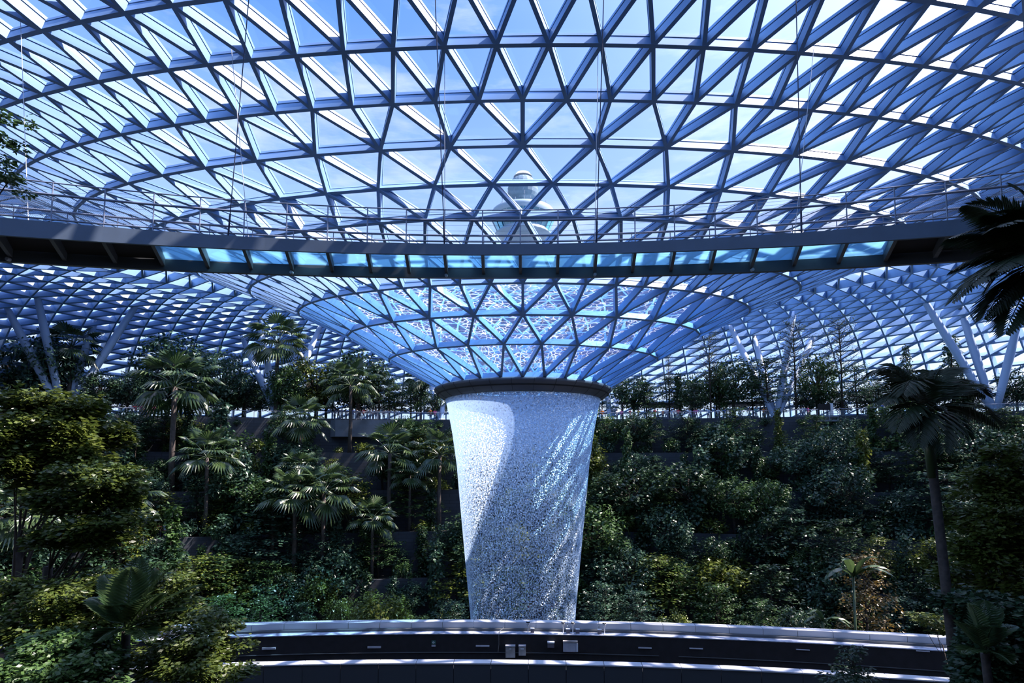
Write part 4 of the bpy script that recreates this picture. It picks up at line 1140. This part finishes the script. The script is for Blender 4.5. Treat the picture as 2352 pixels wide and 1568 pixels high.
def paddle_plant(px, py, Y, n, L, W, label, seed, zg):
    r = random.Random(seed); c = at(px, py, Y); e = tag(empty('paddle_leaf_plant', (c.x, c.y, zg)), label, 'plant', 'paddle-leaved plants by the pool')
    o = Vector((c.x, c.y, zg)); mb = MB(); mb.tube([o, c], [.12, .08], 7); built(mb, 'stem', M['leaf_palm'], e, True)
    for k in range(n):
        g = PI*k/(n-1)+r.uniform(-.2, .2); el = r.uniform(.5, 1.1)
        mb = MB(); blade(mb, c, (math.cos(g)*math.cos(el), -.3, math.sin(el)), L*r.uniform(.8, 1.1), W, 1.9); built(mb, 'leaf_blade', M['leaf_palm'], e)
paddle_plant(1960, 1322, 42, 5, 3.2, .62, 'paddle-leaved plant with big arching leaves beside the orange tree', 3, FLOOR)
paddle_plant(1890, 1425, 40, 4, 2.2, .4, 'lower paddle-leaved plant just above the track coping', 4, FLOOR)
c = at(1985, 1270, 46); P['layered'][1].place(c.x, c.y, FLOOR, c.z-FLOOR, 1.0, .62, 'small orange-leaved tree right of the paddle-leaved plant', 'tree', None, M['leaf_or'])
# valley floor trees around the pool
fl = []
for px in (430, 520, 610, 700, 790, 880, 965, 1040, 1385, 1460, 1545, 1640, 1740, 1830, 2060, 2140, 2230):
    d = ray(px, HOR); Y = fr_.uniform(50, 57)
    x = d.x/d.y*Y; fl.append((px, x, Y))
for i, (px, x, Y) in enumerate(fl):
    side = 'left' if px < 1200 else 'right'; kind = fr_.choices(['layered', 'round'], [.75, .25])[0]; colr = fr_.choice(['mid green', 'blue green', 'yellow green', 'dark green'])
    fr_.choice(P[kind]).place(x, Y, FLOOR, fr_.uniform(4.0, 6.6), fr_.uniform(0, 6), 1.1, '%s %s on the valley floor just behind the track coping, %s from left' % (colr, DESC[kind][1].split(' with')[0], ordn(i)), 'tree', 'trees on the valley floor', M[COLS[colr]])

# ------------------------------------------------------------------ foreground plants
NG_ = -9.2
def spray_tree(name, label, base_px, base_Y, sprays, leafm, l, w, dens, seed, cat='tree', fork=None, zb=NG_, r0=.2):
    r = random.Random(seed); d = ray(base_px, HOR); b = Vector((d.x/d.y*base_Y, base_Y, zb))
    e = tag(empty(name, tuple(b)), label, cat)
    t, c = MB(), MB()
    fk = at(*fork) if fork else b+Vector((0, 0, 4.0))
    t.tube([b, b.lerp(fk, .5)+Vector((.1, 0, 0)), fk], [r0, r0*.8, r0*.55], 9)
    for (px, py, Y, wp, hp) in sprays:
        cc = at(px, py, Y); rx = wp/F*Y/2; rz = max(.05, hp/F*Y/2*.75)
        limb(t, fk.lerp(b, r.uniform(0, .3)), cc, r0*.20, .010, -.15, 5, 5)
        n = int(dens*wp*hp/100*2.3)
        for q in range(3):
            o = Vector((r.uniform(-.6, .6)*rx, r.uniform(-.5, .5), r.uniform(-.7, .7)*rz*1.5))
            spray(c, r, cc+o, rx*r.uniform(.5, .8), rx*.6, rz*.55, n//3, l, w, .6, r.uniform(-.3, .3))
    built(t, 'trunk', M['bark'], e, True); built(c, 'crown', leafm, e)
spray_tree('leafy_tree', 'large yellow green leafy tree filling the left edge, upper crown', 30, 17, [
    (60, 925, 17, 170, 60), (165, 945, 17.5, 170, 60), (225, 985, 18, 130, 50), (95, 990, 16.5, 190, 70), (30, 1000, 16, 120, 70), (40, 1060, 16, 170, 60), (150, 1040, 17, 170, 60), (255, 1015, 18, 120, 40), (90, 1110, 17, 160, 60), (205, 1060, 17, 120, 40)],
    M['leaf_near'], .17, .095, 13, 31, fork=(45, 1230, 17))
spray_tree('leafy_tree', 'yellow green leafy tree with low spreading branches left of the fan palms', 110, 15.5, [
    (215, 1095, 15, 170, 40), (285, 1080, 15.5, 110, 26), (240, 1140, 15, 190, 50), (150, 1160, 15, 150, 50), (250, 1190, 15, 160, 36), (190, 1215, 15, 140, 40), (235, 1240, 15, 110, 30), (120, 1230, 15, 130, 40)],
    M['leaf_near'], .15, .085, 12, 32, fork=(110, 1300, 15.5))
spray_tree('leafy_tree', 'lower leafy tree at left behind the ribbed palm', 150, 14, [
    (150, 1350, 14, 170, 50), (230, 1320, 14.5, 110, 36), (110, 1400, 14, 170, 60), (200, 1420, 14, 170, 50), (60, 1345, 14, 130, 50), (280, 1375, 15, 110, 40), (40, 1440, 13.5, 130, 60), (370, 1360, 16, 130, 40), (420, 1330, 16.5, 130, 30), (445, 1400, 16, 110, 40), (370, 1430, 15.5, 140, 40)],
    M['leaf_near'], .13, .07, 11, 33, fork=(170, 1480, 14), r0=.12)
spray_tree('leafy_shrub', 'leafy shrub in front of the left end of the track', 440, 14, [
    (450, 1430, 14, 110, 36), (490, 1455, 14, 110, 30), (430, 1475, 13.5, 150, 40), (520, 1500, 14, 110, 30), (460, 1520, 13.5, 170, 40), (400, 1540, 13, 170, 46), (500, 1550, 13.5, 120, 34), (350, 1500, 13.5, 120, 40)],
    M['leaf_near'], .12, .06, 11, 34, cat='shrub', fork=(440, 1570, 13.8), r0=.08)
spray_tree('leafy_shrub', 'dense dark shrub in the bottom left corner', 120, 12.5, [
    (60, 1490, 12.5, 150, 50), (150, 1475, 12.5, 150, 50), (100, 1540, 12, 190, 60), (210, 1520, 12.5, 150, 60), (20, 1545, 12, 110, 50), (190, 1560, 12, 150, 40), (250, 1470, 13, 110, 40)],
    M['leaf_mid'], .13, .07, 10, 35, cat='shrub', fork=(120, 1580, 12.5), r0=.08)
spray_tree('overhanging_branch_tree', 'leafy branch tips reaching in at the upper left edge', -260, 12, [
    (6, 262, 12, 50, 26), (8, 318, 12, 60, 24), (14, 395, 12, 70, 26), (20, 415, 12, 60, 20)],
    M['leaf_mid'], .10, .055, 7, 36, fork=(-180, 420, 12))
spray_tree('leafy_tree', 'shadowed leafy tree with yellow top at the right edge', 2330, 16, [
    (2330, 1050, 16, 90, 40), (2300, 1090, 16, 130, 40), (2340, 1120, 15.5, 100, 50), (2270, 1130, 16, 120, 30), (2320, 1170, 15.5, 130, 50), (2240, 1110, 16.5, 90, 26), (2230, 1200, 16, 120, 50), (2290, 1220, 15.5, 150, 60), (2340, 1260, 15, 110, 70), (2220, 1260, 16, 110, 50), (2270, 1290, 15.5, 150, 60), (2330, 1330, 15, 110, 60), (2215, 1330, 16, 90, 50)],
    M['leaf_near'], .15, .08, 12, 37, fork=(2330, 1400, 16))
spray_tree('leafy_tree', 'very dark leafy mass in the bottom right corner', 2300, 12.5, [
    (2290, 1380, 13, 150, 60), (2340, 1430, 12.5, 130, 70), (2250, 1450, 13, 120, 70), (2310, 1500, 12.5, 170, 70), (2240, 1540, 12.5, 110, 60), (2330, 1555, 12, 130, 50), (2215, 1400, 13.5, 90, 50)],
    M['leaf_dark'], .14, .08, 12, 38, fork=(2300, 1570, 12.5))
spray_tree('leafy_shrub', 'small dark sapling rising in front of the track at lower right', 1955, 17, [
    (1957, 1485, 17, 34, 16), (1948, 1500, 17, 40, 16), (1965, 1510, 17, 36, 14), (1955, 1530, 17, 50, 18), (1945, 1548, 17, 90, 20), (1975, 1552, 17, 90, 20), (1955, 1565, 17, 110, 20)],
    M['leaf_dark'], .12, .055, 7, 39, cat='shrub', fork=(1957, 1500, 17), r0=.05)
spray_tree('leafy_shrub', 'small bright shrub at the right end of the track coping', 2172, 20, [
    (2110, 1408, 20, 60, 12), (2140, 1420, 20, 60, 14), (2150, 1440, 20, 50, 14)], M['leaf_near'], .2, .06, 14, 40, cat='shrub', fork=(2165, 1480, 20), r0=.03)

def frond(mb, a, tip, arch, n=22, ll=.55, lw=.05, hang=.4, r=None, width_taper=True, stem=.02):
    """feather frond from a to tip, arching; leaflets in two rows"""
    a, tip = Vector(a), Vector(tip); r = r or random.Random(1)
    pts = [a.lerp(tip, t/12)+Vector((0, 0, arch*4*(t/12)*(1-t/12))) for t in range(13)]
    mb.tube(pts, [stem*(1-.8*t/12) for t in range(13)], 5, cap=False)
    for k in range(n):
        t = .14+.86*k/(n-1); i = min(11, int(t*12)); f = t*12-i; p = pts[i].lerp(pts[i+1], f); d = (pts[i+1]-pts[i]).normalized()
        s = d.cross(Vector((0, 0, 1))); s = s.normalized() if s.length > 1e-3 else Vector((1, 0, 0)); nn = s.cross(d)
        L = ll*math.sin(PI*min(1, .25+.68*t))*r.uniform(.9, 1.1)
        for sg in (-1, 1):
            dd = (s*sg*.75+d*.65+Vector((0, 0, -hang))+nn*.2).normalized()
            b = len(mb.v); w = dd.cross(nn).normalized()*lw/2; m = p+dd*L*.5; e2 = p+dd*L+Vector((0, 0, -L*hang*.45))
            mb.v += [tuple(p), tuple(m+w), tuple(m-nn*lw*.2), tuple(m-w), tuple(e2)]
            mb.f += [(b, b+1, b+2), (b, b+2, b+3), (b+1, b+4, b+2), (b+2, b+4, b+3)]
def palm(label, crown, base, tips, arch, ll, lw, n, hang, seed, r0=.13, shaft=False, lm='leaf_palm'):
    c = at(*crown); d = ray(base[0], HOR); b = Vector((d.x/d.y*base[1], base[1], NG_)); r = random.Random(seed)
    e = tag(empty('feather_palm', tuple(b)), label, 'palm')
    mid = b.lerp(c, .5)+Vector((.08, 0, 0))
    mb = MB(); mb.tube([b.lerp(mid, k/6) if k <= 6 else mid.lerp(c, (k-6)/6) for k in range(13)], [r0*(1-.25*k/12) for k in range(13)], 10); built(mb, 'trunk', M['barkp'], e, True)
    if shaft:
        mb = MB(); s0 = b.lerp(c, .86); mb.tube([s0, s0.lerp(c, .5), c+(c-b).normalized()*.15], [r0*.78, r0*.95, r0*.5], 10); built(mb, 'green_shaft', M['leaf_palm'], e, True)
    for (px, py, Y) in tips:
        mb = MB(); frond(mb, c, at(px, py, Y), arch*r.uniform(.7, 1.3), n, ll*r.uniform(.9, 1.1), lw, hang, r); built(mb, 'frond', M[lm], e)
    return e
palm('ribbed feather palm in the lower left foreground', (290, 1445, 13), (285, 13), [
    (243, 1325, 13.2), (318, 1288, 13.4), (388, 1306, 13.3), (455, 1345, 13.2), (365, 1365, 12.4), (262, 1390, 12.2), (215, 1375, 13.2), (420, 1400, 12.6), (300, 1310, 12.6), (350, 1310, 13.6), (345, 1470, 12.2), (225, 1470, 12.4)], .10, .52, .15, 17, .12, 51, .12)
palm('dark feather palm with tall ringed trunk at right', (2128, 955, 14), (2184, 14), [
    (1992, 862, 14.2), (2040, 848, 14.6), (2092, 850, 14.8), (2172, 850, 14.4), (2262, 905, 14.3), (2292, 975, 14), (2030, 925, 13.4), (2060, 985, 13), (2225, 1000, 13.2), (2168, 1030, 12.8), (2110, 1020, 12.8), (2205, 875, 15), (2075, 900, 13.2)], .42, .78, .065, 34, .4, 52, .13, True, 'leaf_shaded')
palm('near black palm fronds hanging in from the upper right edge', (2440, 600, 8), (2475, 8), [
    (2185, 545, 8), (2190, 688, 7.8), (2225, 470, 8.3), (2262, 725, 7.6), (2195, 615, 8.2), (2330, 430, 8.4), (2290, 520, 7.4), (2290, 620, 7.2), (2310, 760, 7.4), (2250, 560, 8.4), (2270, 660, 8.4), (2270, 490, 7.8), (2235, 650, 7.3), (2330, 560, 8.6), (2320, 680, 8.6), (2345, 480, 7.6)], .22, .62, .06, 36, .3, 53, .16, False, 'leaf_shaded')
palm('low dark palm in the lower right shadows', (2262, 1500, 11.5), (2265, 11.5), [
    (2230, 1390, 11.5), (2262, 1385, 11.6), (2295, 1400, 11.5), (2330, 1440, 11.4), (2205, 1430, 11.4), (2215, 1500, 11), (2320, 1520, 11), (2280, 1440, 11)], .10, .34, .09, 18, .12, 54, .10)
